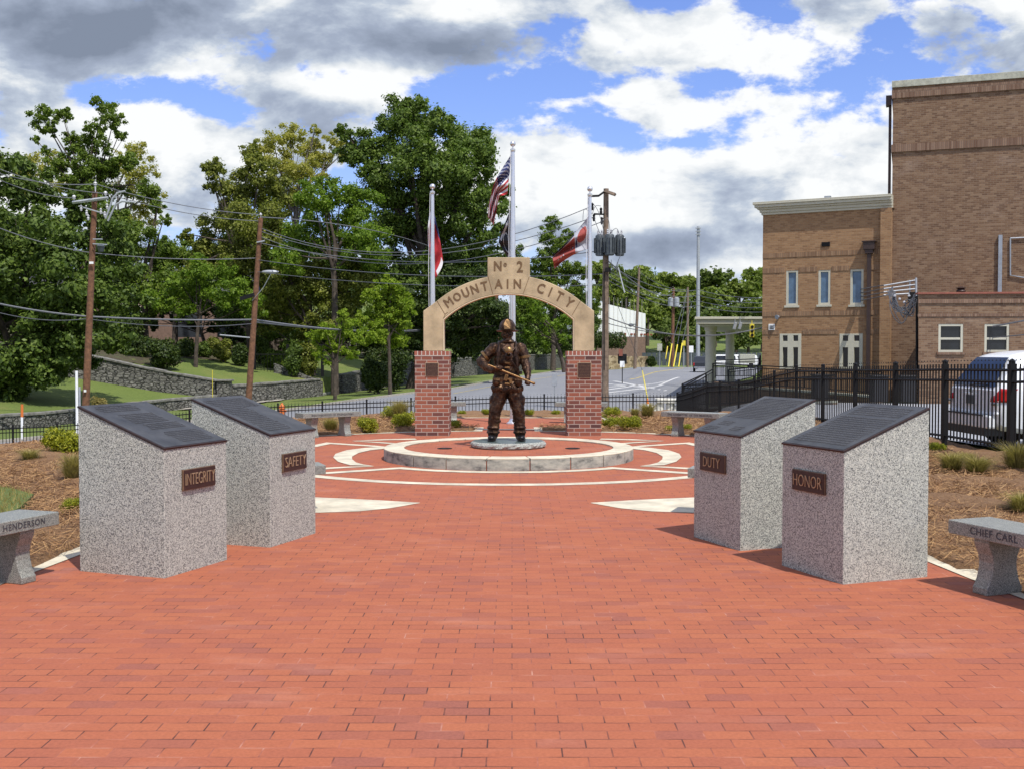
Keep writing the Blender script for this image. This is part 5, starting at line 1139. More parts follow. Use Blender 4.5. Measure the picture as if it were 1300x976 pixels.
T('magnolia_tree', 'olive green tree with an uneven outline left of the pale topped tree', 'tree', 320, 106, [(305,245,34),(274,214,17),(270,235,12),(330,215,24),(282,285,32),(262,318,28),(325,290,42),(248,345,22),(345,345,42),(300,330,34),(318,190,14),(345,250,30),(235,300,10)], 'leaf_olive', .23, .9, 6, .4)
T('pale_tree', 'tall pale yellow green tree rising behind the olive green tree', 'tree', 372, 120, [(345,180,19),(368,175,20),(392,186,19),(352,212,26),(386,218,26),(330,188,12),(410,200,16),(368,250,30),(425,180,14),(400,165,8),(440,195,14)], 'leaf_pale', .2, .6, 7, .35, 'palebark', nsub=10)
T('broadleaf_tree', 'bright green rounded tree in front of the big oak', 'tree', 425, 96, [(395,255,26),(432,250,28),(460,268,30),(420,290,38),(385,300,30),(465,305,32),(480,330,22),(368,330,24),(440,330,34),(408,232,12)], 'leaf_bright', .2, .85, 8, .32)
T('oak_tree', 'tallest broad dark green oak with a domed crown left of the centre flagpole', 'tree', 545, 112, [(505,160,36),(545,158,36),(585,175,34),(470,185,28),(612,205,30),(520,200,48),(575,220,50),(480,230,40),(632,248,20),(445,190,22),(540,260,52),(605,275,38),(500,290,46),(636,292,12),(560,320,50),(520,350,46),(600,345,40),(480,350,36),(622,330,22),(436,165,10),(525,138,18),(646,240,8)], 'leaf_oak', .27, 1.0, 9, .8)
T('evergreen_tree', 'dark mottled magnolia below the bright rounded tree', 'tree', 395, 99, [(395,360,34),(355,372,28),(430,372,36),(458,352,28),(345,405,28),(385,405,32),(425,408,30),(360,345,20)], 'leaf_olive', .21, .8, 10, .35)
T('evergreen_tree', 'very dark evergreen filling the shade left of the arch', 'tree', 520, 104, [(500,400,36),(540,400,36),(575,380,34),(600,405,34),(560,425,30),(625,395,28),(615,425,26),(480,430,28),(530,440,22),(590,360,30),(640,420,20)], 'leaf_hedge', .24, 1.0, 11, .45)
T('maple_tree', 'lime green layered tree just left of the brick arch', 'tree', 495, 90, [(478,372,18),(498,360,14),(506,385,20),(484,398,22),(462,405,14),(510,408,16),(495,425,18),(476,428,16),(466,378,9),(512,432,10),(490,385,20),(500,375,16),(515,395,12)], 'leaf_lime', .16, .95, 12, .16, nsub=11, sub=(.25,.42))
T('dogwood_tree', 'small lime green tree on the verge in front of the stone steps', 'tree', 425, 84, [(412,420,13),(398,430,10),(440,414,14),(452,430,11),(425,440,14),(405,448,10),(445,448,11),(436,400,8),(392,425,6),(430,425,14),(415,460,6),(460,420,7)], 'leaf_lime', .14, .7, 13, .14, nsub=10, sub=(.25,.45), dr=.8)
T('broadleaf_tree', 'bright green small tree seen through the right half of the arch', 'tree', 717, 150, [(682,398,15),(700,415,16),(668,385,12),(720,408,13),(690,430,13),(660,405,12),(715,430,11),(672,424,12),(735,418,10),(650,425,10)], 'leaf_bright', .23, .62, 14, .3)
T('broadleaf_tree', 'tall bright green tree between the centre and right flagpoles', 'tree', 702, 168, [(700,285,12),(694,300,15),(712,312,15),(690,328,17),(722,300,9),(705,345,22),(680,352,18),(728,345,17),(668,375,18),(700,380,22),(735,375,18),(664,340,12),(745,345,10),(755,395,14)], 'leaf_mid', .27, .85, 15, .4)
T('cedar_tree', 'dark tree behind the right half of the arch', 'tree', 650, 172, [(655,330,18),(652,365,22),(660,400,24),(700,410,26),(740,410,20),(640,430,22),(680,435,22),(720,440,18)], 'leaf_dark', .3, .9, 16, .4)
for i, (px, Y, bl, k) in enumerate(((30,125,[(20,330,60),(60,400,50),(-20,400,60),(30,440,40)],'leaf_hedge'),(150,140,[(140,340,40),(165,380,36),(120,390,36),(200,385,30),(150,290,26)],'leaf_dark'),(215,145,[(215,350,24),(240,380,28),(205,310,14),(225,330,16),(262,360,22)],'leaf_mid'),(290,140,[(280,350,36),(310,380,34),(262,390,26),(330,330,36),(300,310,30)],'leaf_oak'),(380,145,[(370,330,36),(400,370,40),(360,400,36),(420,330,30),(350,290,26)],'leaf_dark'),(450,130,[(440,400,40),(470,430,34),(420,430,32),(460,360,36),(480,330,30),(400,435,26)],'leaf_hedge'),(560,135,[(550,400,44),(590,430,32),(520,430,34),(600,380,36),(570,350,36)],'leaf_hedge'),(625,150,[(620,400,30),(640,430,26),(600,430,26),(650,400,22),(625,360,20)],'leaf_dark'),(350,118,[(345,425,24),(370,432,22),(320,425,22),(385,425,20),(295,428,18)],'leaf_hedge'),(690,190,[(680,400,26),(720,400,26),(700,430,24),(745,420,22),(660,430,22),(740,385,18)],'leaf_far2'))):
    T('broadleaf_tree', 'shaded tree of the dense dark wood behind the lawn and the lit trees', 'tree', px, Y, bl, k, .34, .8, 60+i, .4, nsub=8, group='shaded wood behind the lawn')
T('broadleaf_tree', 'low spreading mid green tree shading the brick house behind the upper lawn', 'tree', 222, 112, [(205,335,24),(235,325,26),(190,372,22),(262,330,24),(222,370,24),(250,372,20),(178,345,18),(285,345,18)], 'leaf_mid', .24, .9, 81, .3)
T('broadleaf_tree', 'low leafy tree between the second pole and the mottled magnolia', 'tree', 338, 108, [(300,360,22),(330,350,24),(352,380,24),(310,395,22),(340,412,22),(290,405,18),(370,410,20),(372,440,14)], 'leaf_oak', .24, .9, 82, .3)
T('broadleaf_tree', 'low laurel like tree hanging over the front of the brick house', 'tree', 262, 114, [(262,388,16),(285,398,14),(205,392,15),(225,402,11),(182,402,13),(300,410,12),(246,412,8),(195,414,9),(272,415,10)], 'leaf_hedge', .2, .9, 84, .2)
T('evergreen_tree', 'shady low tree at the left end of the brick house', 'tree', 132, 104, [(120,350,22),(140,370,22),(115,385,20),(150,400,18),(128,410,18),(100,410,22)], 'leaf_dark', .24, .9, 83, .3)
far = [(772,368,22,0,205),(795,352,20,1,224),(822,352,22,0,238),(850,358,20,0,246),(842,385,24,0,222),(875,365,19,0,252),(872,398,26,1,218),(908,352,22,1,236),(905,380,24,0,224),(900,412,26,1,212),(938,370,20,0,238),(935,400,24,1,220),(962,352,20,0,250),(968,385,24,0,226),(818,398,22,0,216),(805,378,20,0,228),(950,425,18,1,214),(760,345,16,0,240),(985,360,20,1,246),(845,420,20,1,210),(875,430,18,1,208),(778,395,18,1,226)]
nm = ['pale','deep','rounded','leafy','broad','small','wide','bushy']
for i, (px, py, r_, k, Y) in enumerate(far):
    rr0 = random.Random(100+i); bl = [(px, py, r_*.75)]+[(px+rr0.uniform(-.8,.8)*r_, py+rr0.uniform(-.35,.9)*r_, r_*rr0.uniform(.35,.55)) for _ in range(6)]
    T('broadleaf_tree', 'one of the many distant green trees on the far hillside right of centre', 'tree', px, Y, bl, 'leaf_far2' if k else 'leaf_far', .40, 1.1, 100+i, .35, nsub=7, group='distant hillside trees')
# hedges and bushes on the hill
def bush(label, px, py, rp, Y, mat='leaf_hedge', seed=0, name='bush', tall=1.0, size=.11):
    p = at(px, py, Y); R_ = rp*Y/1400; gz = float(hz(p.x, Y)); root = thing(name, label, 'bush', (p.x, Y, gz)); r = random.Random(seed); h = max(R_*tall, (p.z-gz))
    cl = [(r.uniform(-.6,.6)*R_, r.uniform(-.5,.5)*R_, h*r.uniform(.3,1.1), R_*r.uniform(.4,.6)) for _ in range(14)]+[(0,0,h*.6,R_*.8,R_*.8,h*.62)]
    v, f = leaves(cl, int(5200), size, seed, .55); o = bpy.data.objects.new('foliage', np_mesh('foliage', v, f, M[mat])); COL.objects.link(o); o.parent = root
    m = MB(); m.tube([(0,0,-.3),(0,0,h*.6)], [.12,.06], 6); m.build('stem', M['bark'], root); return root
bush('rounded dark bush at the end of the dark hedge group on the upper lawn', 207, 440, 20, 88, seed=1)
bush('dark clipped shrub standing before the arched house window', 160, 425, 22, 96, seed=2, tall=1.7)
bush('dark hedge left of the rounded dark bush', 178, 440, 18, 92, seed=3)
bush('dark low bush under the trees at the left end of the hedge group', 140, 440, 18, 97, seed=4)
bush('dim bush under the trees behind the leaning brown utility pole', 350, 452, 14, 100, 'leaf_mid', seed=5)
bush('small round bush at the corner of the tan rubble wall across the street', 826.5, 456, 7, 176, 'leaf_hedge', seed=6)
bush('dark bush behind the entrance ramp under the canopy', 985, 440, 20, 150, 'leaf_olive', seed=7)
bush('dry grassy clump at the foot of the left utility pole', 128, 510, 13, 66, 'leaf_grassy', seed=8, size=.05)
bush('dark ivy mass along the stone wall left of the arch', 480, 462, 17, 94, 'leaf_hedge', seed=9)
bush('dark ivy bush beside the stone steps', 500, 452, 20, 97, 'leaf_hedge', seed=10)
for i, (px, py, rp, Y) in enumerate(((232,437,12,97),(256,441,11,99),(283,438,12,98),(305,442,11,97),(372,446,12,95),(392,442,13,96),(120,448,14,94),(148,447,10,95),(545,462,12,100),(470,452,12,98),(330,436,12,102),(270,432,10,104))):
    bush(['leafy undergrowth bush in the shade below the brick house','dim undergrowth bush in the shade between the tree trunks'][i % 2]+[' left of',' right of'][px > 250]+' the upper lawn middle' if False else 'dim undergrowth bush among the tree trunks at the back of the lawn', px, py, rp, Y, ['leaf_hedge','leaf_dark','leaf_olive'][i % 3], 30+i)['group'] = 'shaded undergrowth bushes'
# dark iron fence and gate up the steps
p = at(345,455,96); gt = thing('iron_gate', 'dark iron gate and fence at the top of the stone steps', 'gate', (p.x, 96, float(hz(p.x,96)))); m = MB()
for i in range(22): m.tube([(-1.5+i*.28,0,-.3),(-1.5+i*.28,0,1.6)], .02, 4)
m.tube([(-1.5,0,1.5),(4.4,0,1.5)], .03, 4); m.tube([(-1.5,0,.2),(4.4,0,.2)], .03, 4); m.build('bars', M['black'], gt)
for x in (-1.5, 1.4, 4.4): m = MB(); m.bb((x-.12,-.12,-.4),(x+.12,.12,2.4)); m.build('post', M['black'], gt)
# ------------------------------------------------------------------ utility poles and wires
def upole(label, bpx, bpy, tpx, tpy, Y, r, mat='wood', name='utility_pole', zb=None):
    b_ = at(bpx, bpy, Y); t = at(tpx, tpy, Y); g = float(hz(b_.x, Y)); root = thing(name, label, 'utility pole', (b_.x, Y, g))
    d = Vector((t.x-b_.x, 0, t.z-g)); m = MB(); m.tube([(-d.x*.05,0,-.6),(0,0,0),tuple(d*.5),tuple(d)], [r*1.15,r*1.1,r*.95,r*.75], 14); m.build('shaft', M[mat], root, smooth=True); return root, Vector((b_.x, Y, g))
def Lp(o0, px, py, Y): return at(px, py, Y)-o0
# left pole
r1, o1_ = upole('leaning brown wooden pole at left with a pale crossarm and twin conduit arms', 107.5, 519, 120.5, 243, 62, .19)
m = MB(); m.tube([Lp(o1_,92,257.5,61.7), Lp(o1_,137,251.5,61.7)], .09, 4); m.build('crossarm', M['galv'], r1)
for px, py in ((94,253),(134,248),(121,236)): m = MB(); q = Lp(o1_,px,py,61.7); m.lathe([(.03,-.35 if px == 121 else -.1),(.05,0),(.10,.03),(.06,.08),(.11,.12),(.07,.2),(0,.22)], 10, q); m.build('insulator', M['insul'], r1, smooth=True)
for pts in (((134,278),(140,262),(143,252),(150,245),(159,243)),((137,281),(142,270),(147,260),(155,256),(170,257))):
    m = MB(); m.tube([Lp(o1_,a_,b_,61.5) for a_, b_ in pts], .055, 7); m.build('conduit_arm', M['galv'], r1, smooth=True)
for px, py in ((103,264),(110,270),(112,276),(128,268),(133,272),(136,262)): m = MB(); q = Lp(o1_,px,py,61.6); m.lathe([(.0,-.2),(.05,-.18),(.08,-.05),(.05,0),(.08,.08),(0,.16)], 8, q); m.build('cutout', M['insul'], r1, smooth=True)
m = MB(); m.tube([Lp(o1_,100,262,61.7), Lp(o1_,137,273,61.7)], .04, 5); m.tube([Lp(o1_,118,304,61.7), Lp(o1_,130,304,61.6)], .035, 5); m.tube([Lp(o1_,118,310,61.7), Lp(o1_,136,311,61.6)], .035, 5); m.build('bracket', M['galv'], r1)
m = MB(); q = Lp(o1_,128,314,61.5); m.lathe([(0,-.28),(.13,-.26),(.20,-.02),(.24,.04),(.1,.16),(0,.17)], 14, q); m.build('lightning_arrester', M['cans'], r1, smooth=True)
m = MB(); m.box(Lp(o1_,116,334,61.7), (.22,.06,.13)); m.box(Lp(o1_,108,496,61.7), (.12,.06,.13)); m.build('pole_tag', M['white'], r1)
# second pole
r2, o2_ = upole('reddish brown wooden pole leaning right behind the SAFETY pedestal', 314.5, 505, 331, 277, 70, .19)
m = MB(); m.tube([Lp(o2_,326,308,69.8), Lp(o2_,336,306,69.8)], .05, 5); m.tube([Lp(o2_,320,382,69.8), Lp(o2_,334,366,69.6), Lp(o2_,345,346,69.4)], .022, 5); m.build('bracket', M['galv'], r2)
m = MB(); m.tube([Lp(o2_,317,429,69.9), Lp(o2_,279,425.5,68.5)], .045, 6); m.build('side_arm', M['galv'], r2)
m = MB(); q = Lp(o2_,343,345.5,69.5); m.ball(q, (.55,.2,.12), 14, 8); m.build('street_light', M['galv'], r2, smooth=True)
m = MB(); q = Lp(o2_,331,274,70); m.lathe([(.03,-.2),(.05,0),(.1,.05),(.06,.12),(0,.2)], 8, q); m.build('insulator', M['insul'], r2, smooth=True)
m = MB(); m.box(Lp(o2_,314,377,69.6), (.9,.25,.22), ry=-.3); m.build('splice_box', M['black'], r2)
# transformer pole
r3, o3_ = upole('brown wooden pole carrying three grey transformers right of the arch', 768, 521.5, 769.5, 240, 55, .17, 'greywood')
def can(c, r, h, fins=True):
    m = MB(); m.lathe([(0,0),(r*.8,0),(r,.04),(r,h-.05),(r*.9,h),(r*.55,h+.04),(0,h+.05)], 18, c)
    if fins:
        for k in range(12):
            a_ = math.pi*2*k/12; m.box((c[0]+(r+.035)*math.cos(a_), c[1]+(r+.035)*math.sin(a_), c[2]+h*.5), (.09,.02,h*.72), rz=a_)
    o = m.build('transformer', M['cans'], r3, smooth=True)
    m = MB()
    for dx in (-.4,.4): m.lathe([(.03,h),(.06,h+.05),(.035,h+.09),(.06,h+.13),(.03,h+.17),(.05,h+.21),(.02,h+.28)], 8, (c[0]+dx*r, c[1], c[2]))
    m.build('bushing', M['insul'], o, smooth=True)
for px, dy in ((761.5,-.15),(773,-.45),(786.5,-.15)): q = Lp(o3_,px,325.5,54.9); can((q.x, dy, q.z), .225 if px != 773 else .235, 1.02)
m = MB(); m.tube([Lp(o3_,757,303,54.9), Lp(o3_,793,303,54.9)], .05, 6); m.tube([Lp(o3_,757,322,54.9), Lp(o3_,792,322,54.9)], .04, 6); m.build('mounting_bar', M['galv'], r3)
m = MB(); m.tube([Lp(o3_,768,243,54.9), Lp(o3_,781,247.5,54.4)], .09, 4); m.build('crossarm', M['greywood'], r3)
m = MB(); m.tube([Lp(o3_,767,244,54.9), Lp(o3_,760,249,54.7), Lp(o3_,748,249.5,54.6)], .055, 6); m.tube([Lp(o3_,767,272.5,54.9), Lp(o3_,754,272,54.7)], .045, 5); m.build('upper_bracket', M['black'], r3)
for px, py in ((752,262),(754,276),(763,268),(764,280),(748,255)): m = MB(); q = Lp(o3_,px,py,54.7); m.lathe([(0,-.22),(.05,-.2),(.075,-.05),(.05,0),(.075,.1),(0,.18)], 8, q); m.build('cutout', M['black'], r3, smooth=True)
for a_, b_, c_ in (((752,258),(760,270),(768,300)),((754,276),(758,288),(764,302)),((764,282),(772,278),(775,300)),((763,262),(756,262),(752,272)),((772,300),(782,290),(787,300)),((776,330),(778,345),(788,324)),((752,272),(742,266),(740,280)),((785,330),(783,345),(786,352))):
    P = [Vector(Lp(o3_,*bez([a_,b_,c_], t/8),54.5)) for t in range(9)]; m = MB(); m.tube(P, .014, 5); m.build('jumper_wire', M['cable'], r3)
m = MB(); m.tube([Lp(o3_,785,340,54.8), Lp(o3_,793,372,54.0)], .03, 5); m.build('drop_bracket', M['galv'], r3)
m = MB(); m.tube([Lp(o3_,772,345,54.8), Lp(o3_,767,345,54.8), Lp(o3_,767,470,54.7)], .03, 5); m.box(Lp(o3_,772,343,54.7), (.28,.16,.2)); m.build('riser', M['black'], r3)
# further poles
r4, o4_ = upole('brown wooden pole rising behind the statue inside the arch', 631.5, 468, 630, 352, 130, .28)
r5, o5_ = upole('tall slim grey metal pole between the transformer pole and the brick wing', 886, 466, 886.5, 288, 150, .26, 'galv')
m = MB(); [m.box(Lp(o5_,886.5,290+i*4,149.8), (.7,.25,.12)) for i in range(3)]; m.build('band_clamp', M['galv'], r5)
r6, o6_ = upole('grey wooden pole in front of the white building', 806, 463, 811.5, 340, 160, .22, 'greywood')
m = MB(); m.tube([Lp(o6_,808,412,159.8), Lp(o6_,802,412,159.5)], .07, 5); m.ball(Lp(o6_,801,413,159.5), (.4,.3,.25), 10, 8); m.build('lamp_arm', M['cans'], r6)
r7, o7_ = upole('far brown pole with pale transformers beside the yellow guy guards', 853.5, 463, 855, 366, 170, .26)
for px in (851.5, 859): m = MB(); q = Lp(o7_,px,389,169.6); m.lathe([(0,0),(.42,0),(.42,1.2),(.2,1.35),(0,1.35)], 14, q); m.build('transformer', M['galv'], r7, smooth=True)
r8, o8_ = upole('thin grey pole right of the yellow guy guards', 873, 465, 873, 365, 172, .2, 'greywood')
# wires
WG = 'overhead wires'
def wire(label, A, B, sag=.8, r=.022, mat='cable', mid=None, nm_='overhead_wire', B2=None):
    pts = [at(*A), at(*B)] + ([at(*B2)] if B2 else []); root = None; m = MB(); o0 = pts[0]; P = []
    for a_, b_ in zip(pts[:-1], pts[1:]):
        n = 18
        for i in range(n+(1 if b_ is pts[-1] else 0)):
            t = i/n; p = a_.lerp(b_, t); p = p-Vector((0,0,4*sag*t*(1-t))); P.append(p-o0)
    m.tube(P, r, 5); o = m.build(nm_, M[mat], None, smooth=True); o.location = o0; tag(o, label, 'wire')
wire('wire from the left edge over the top insulator of the left pole', (-20,215,58), (121,234,62), .3, .024, 'cable_pale', B2=(331,273,70))
wire('wire from the left edge to the left end of the pale crossarm', (-20,219,58), (94,252,62), .3, .024, 'cable_pale')
wire('wire from the left edge past the right end of the pale crossarm', (-20,207,58), (134,246,62), .3, .022, 'cable_pale', B2=(329,281,70))
wire('slack wire crossing the left pole below its brackets', (-20,282,58), (114,321,62), .2, .025, 'cable_pale', B2=(325,328,70))
wire('thick pale cable low across the left pole and second pole ending behind the arch', (-20,382,58), (110,402,62), .1, .05, 'cable_pale', B2=(322,406,70))
wire('thin cable just under the thick pale cable at left', (-20,392,58), (110,405,62), .3, .022, 'cable', B2=(322,411,70))
wire('thick pale cable from the second pole to the pole behind the statue', (322,406,70), (631,399,130), 1.3, .06, 'cable_pale')
wire('lower cable from the second pole to the pole behind the statue', (322,409,70), (631,408,130), .9, .05, 'cable')
wire('wire from the top of the second pole to the transformer pole top', (331,276,70), (630,355,130), -1.5, .03, 'cable_pale')
wire('high wire from the second pole past the oak to the transformer pole', (331,290,70), (752,262,55), 1.9, .02, 'cable_pale')
wire('second high wire from the second pole past the oak to the transformer pole', (331,294,70), (754,276,55), 1.7, .02, 'cable_pale')
wire('third high wire from the second pole past the oak to the transformer pole', (331,301,70), (764,282,55), 1.9, .02, 'cable_pale')
wire('wire behind the left flag from the second pole to the transformer pole', (327,308,70), (768,318,55), .9, .024, 'cable_pale')
wire('lowest wire behind the arch crown from the second pole to the transformer pole', (326,330,70), (768,348,55), .5, .024, 'cable')
wire('wire behind the arch letters from the second pole to the transformer pole', (324,345,70), (768,362,55), .4, .02, 'cable')
wire('cable from the transformer pole across to the brick wing and annex', (768,402,55), (967,416,60), .7, .03, 'cable_pale', B2=(1330,401,37))
wire('thin cable low across the brick wing windows', (768,410,55), (967,417,60), .5, .02, 'cable', B2=(1330,422,37))
for i, (ya, yb, yc) in enumerate(((335,372,374),(343,379,381),(350,386,388),(355,392,393))):
    wire(['topmost','second','third','lowest'][i]+' of four dark wires from the transformer pole to the service rack', (770,ya,55), (886,yb-4,90), .6, .02, 'cable', B2=(1124,362+i*4.5,42.3))
wire('wire from the transformer pole to the far brown pole', (770,330,55), (855,372,170), 1.0, .035, 'cable')
wire('wire from the grey wooden pole to the thin grey pole', (811,345,160), (873,368,172), .8, .04, 'cable')
for i, (a_, b_) in enumerate((((873,368),(853,437)),((872,372),(860,438)),((878,385),(866,436)))):
    wire(['left','middle','right'][i]+' guy wire slanting down to a yellow guard', (*a_,172), (*b_,160), 0, .03, 'cable', nm_='guy_wire')
    g0 = at(*b_, 160); tp = (848.5+i*6.5, 466)
    m = MB(); e = at(*tp, 156); o = MB(); o.tube([Vector((0,0,0)), e-g0], .085, 8); q = o.build('guy_guard', M['yellow'], None, smooth=True); q.location = g0; tag(q, ['left','middle','right'][i]+' of three slanting yellow guy wire guards beyond the street', 'guy guard')
o = MB(); g0 = at(847.5,440,166); o.tube([Vector((0,0,0)), at(845,456,164)-g0], .07, 8); q = o.build('guy_guard', M['yellow'], None, smooth=True); q.location = g0; tag(q, 'smaller yellow guy wire guard standing left of the three slanting ones', 'guy guard')
o = MB(); g0 = at(815.5,471,62); o.tube([Vector((0,0,0)), at(821,500,58)-g0, at(826,524,54)-g0], .028, 8); q = o.build('guy_guard', M['yellow'], None, smooth=True); q.location = g0; tag(q, 'thin pale yellow guy guard slanting over the crosswalk behind the picket fence', 'guy guard')
wire('guy wire from the transformer pole down to the thin yellow guard', (770,350,55), (815.5,471,62), 0, .012, 'cable', nm_='guy_wire')
# ------------------------------------------------------------------ signs, posts, cone, stones
def post(name, label, cat, px, by, ty, Y, r, mat, n=10):
    b_ = at(px, by, Y); t = at(px, ty, Y); root = thing(name, label, cat, b_); m = MB(); m.tube([(0,0,-.4),(0,0,t.z-b_.z)], r, n); m.build('post', M[mat], root, smooth=n > 6); return root, b_
r_, b_ = post('road_sign', 'back of a grey sign on a post left of the right brick pier', 'sign', 704, 515, 474, 62, .03, 'galv'); m = MB(); q = at(704,482,61.95)-b_; m.box(q, (.30,.02,.72)); m.build('sign_panel', M['galv'], r_, bevel=.01)
r_, b_ = post('road_sign', 'dark signal post with small white sign between the transformer pole and white building', 'sign', 790, 485, 440, 100, .04, 'black'); m = MB(); m.box(at(790,456,99.9)-b_, (.8,.12,.9)); m.build('signal_head', M['black'], r_, bevel=.04); m = MB(); m.box(at(790,462.5,99.8)-b_, (.42,.03,.55)); m.build('sign_panel', M['white'], r_); m = MB(); m.box(at(788,448,99.8)-b_, (.35,.1,.6)); m.build('red_sign', M['redcap'], r_)
r_, b_ = post('road_sign', 'white sign on a post between the yellow guards and the grey metal pole', 'sign', 877.5, 475, 440, 140, .05, 'galv'); m = MB(); m.box(at(877.5,443.5,139.9)-b_, (.55,.03,.85)); m.build('sign_panel', M['white'], r_)
r_, b_ = post('road_sign', 'grey green sign on a post at the far verge near the small round bush', 'sign', 837.5, 463, 437, 170, .05, 'galv'); m = MB(); m.box(at(837.5,441,169.9)-b_, (.75,.03,1.1)); m.build('sign_panel', M['cap'], r_)
r_, b_ = post('traffic_signal', 'orange yellow signal head on a pale post above the yellow guy guards', 'traffic signal', 868, 463, 434, 165, .08, 'galv'); m = MB(); m.box(at(868,436,164.9)-b_, (.5,.35,.75)); m.build('signal_head', M['yellow'], r_, bevel=.03)
p = at(954.5,413,62); ts = thing('traffic_light', 'yellow traffic light hanging from the cable under the canopy', 'traffic light', p); m = MB(); m.box((0,0,-.32), (.24,.2,.75)); m.box((0,0,.1), (.05,.05,.3)); m.build('housing', M['yellow'], ts, bevel=.02)
for i in range(3): m = MB(); m.lathe([(.085,0),(.085,.03),(0,.035)], 14); m.xf(Matrix.Translation((0,-.10,-.10-i*.23)) @ Matrix.Rotation(math.pi/2, 4, 'X')); m.build('lens', M['black'], ts)
for px, lb in ((933,'left'),(939.5,'right')): p = at(px,414,63); m = MB(); m.box((0,0,0), (.16,.16,.40), ry=.25); m.box((0,0,.3), (.04,.04,.3)); o = m.build('hanging_signal', M['galv'], None, bevel=.01); o.location = p; tag(o, lb+' of two small pale signal heads hanging left of the yellow traffic light', 'signal head')
r_, b_ = post('marker_post', 'short marker post white below and orange above near the left edge', 'marker post', 28, 545, 529, 47, .05, 'white'); m = MB(); q0 = at(28,529,47)-b_; q1 = at(28,513,47)-b_; m.tube([q0, q1], .055, 12); m.build('orange_sleeve', M['orange'], r_, smooth=True)
post('marker_post', 'tall thin white post just left of the left utility pole', 'marker post', 98, 545, 471, 48, .06, 'white')
post('marker_post', 'grey metal post directly beside the left utility pole foot', 'marker post', 101.5, 540, 491, 49, .045, 'galv')
r_, b_ = post('marker_post', 'thin yellow rod in front of the low stone wall left of the second pole', 'marker post', 270, 512, 470, 68, .02, 'yellow')
p = at(358,529,46); hy = thing('fire_hydrant', 'orange hydrant seen through the picket fence right of the SAFETY pedestal', 'hydrant', (p.x, p.y, p.z-.1)); m = MB(); m.lathe([(.15,0),(.15,.05),(.10,.07),(.10,.45),(.14,.47),(.12,.55),(.05,.62),(.04,.68),(0,.69)], 16); m.tube([(-.18,0,.35),(.18,0,.35)], .05, 10); m.tube([(0,-.17,.32),(0,0,.32)], .06, 10); m.build('hydrant_body', M['orange'], hy, smooth=True)
p = at(822,525,47); cn = thing('traffic_cone', 'orange and white traffic cone behind the fence beside the pile of white stones', 'cone', p); m = MB(); m.lathe([(.13,.03),(.09,.28)], 16); m.lathe([(.065,.42),(.03,.66),(0,.67)], 16); m.box((0,0,.015), (.36,.36,.03)); m.build('cone', M['orange'], cn, smooth=True); m = MB(); m.lathe([(.0905,.28),(.0655,.42)], 16); m.build('reflective_collar', M['white'], cn)
rs = random.Random(12)
for i, (px, py, w, h, d, lb) in enumerate(((847,508.5,1.0,.20,.6,'flat white stone slab lying on top of the pile beyond the fence'),(837,517,.28,.36,.4,'upright white stone block at the left foot of the pile'),(851,517.5,.30,.40,.4,'white stone block in the middle of the pile under the top slab'),(866,514,.28,.62,.4,'tall white stone block at the right end of the pile by the ramp rail'),(848,526,1.0,.15,.7,'low white stone slab at the foot of the pile'),(830,519,.24,.26,.3,'small rounded white stone left of the pile'),(859,519,.26,.30,.4,'small white stone beside the tall block of the pile'))):
    p = at(px, py, 46.5-(.4 if i in (4,) else 0)); m = MB(); n = 10; 
    m.box((0,0,0), (w,d,h), rz=rs.uniform(-.4,.4), ry=rs.uniform(-.1,.1)); o = m.build('stone_block', M['whitestone'], None, bevel=.05); o.location = p; tag(o, lb, 'stone')
# ------------------------------------------------------------------ vehicles
def wheel(root, c, r, w, seg=28):
    m = MB(); m.lathe([(r*.62,-w/2),(r*.92,-w/2),(r,-w*.32),(r,w*.32),(r*.92,w/2),(r*.62,w/2)], seg); Mx = Matrix.Translation(c) @ Matrix.Rotation(math.pi/2, 4, 'X'); m.xf(Mx)
    wo = thing('wheel', None, None, (0,0,0)); wo.parent = root; del_ = wo
    m.build('tyre', M['tyre'], wo, smooth=True)
    m = MB(); m.lathe([(0,-w*.38),(r*.2,-w*.42),(r*.22,-w*.30),(r*.56,-w*.30),(r*.63,-w*.46),(r*.63,w*.4),(0,w*.4)], seg)
    for k in range(5): a_ = 2*math.pi*k/5; m.box((r*.40*math.cos(a_), r*.40*math.sin(a_), -w*.36), (r*.42,r*.13,w*.12), rz=a_)
    m.xf(Mx); m.build('rim', M['rim'], wo, smooth=True)
def loft(stations, nsec, fn):   # closed skin through stations of sections
    m = MB(); P = [[fn(s, j) for j in range(nsec)] for s in stations]
    for r in P: r.append(r[0])
    m.grid(P); n = nsec+1; m.add(P[0][:-1], [tuple(range(nsec-1, -1, -1))]); m.add(P[-1][:-1], [tuple(range(nsec))]); return m
def interp(tab, x): return np.interp(x, [t[0] for t in tab], [t[1] for t in tab])
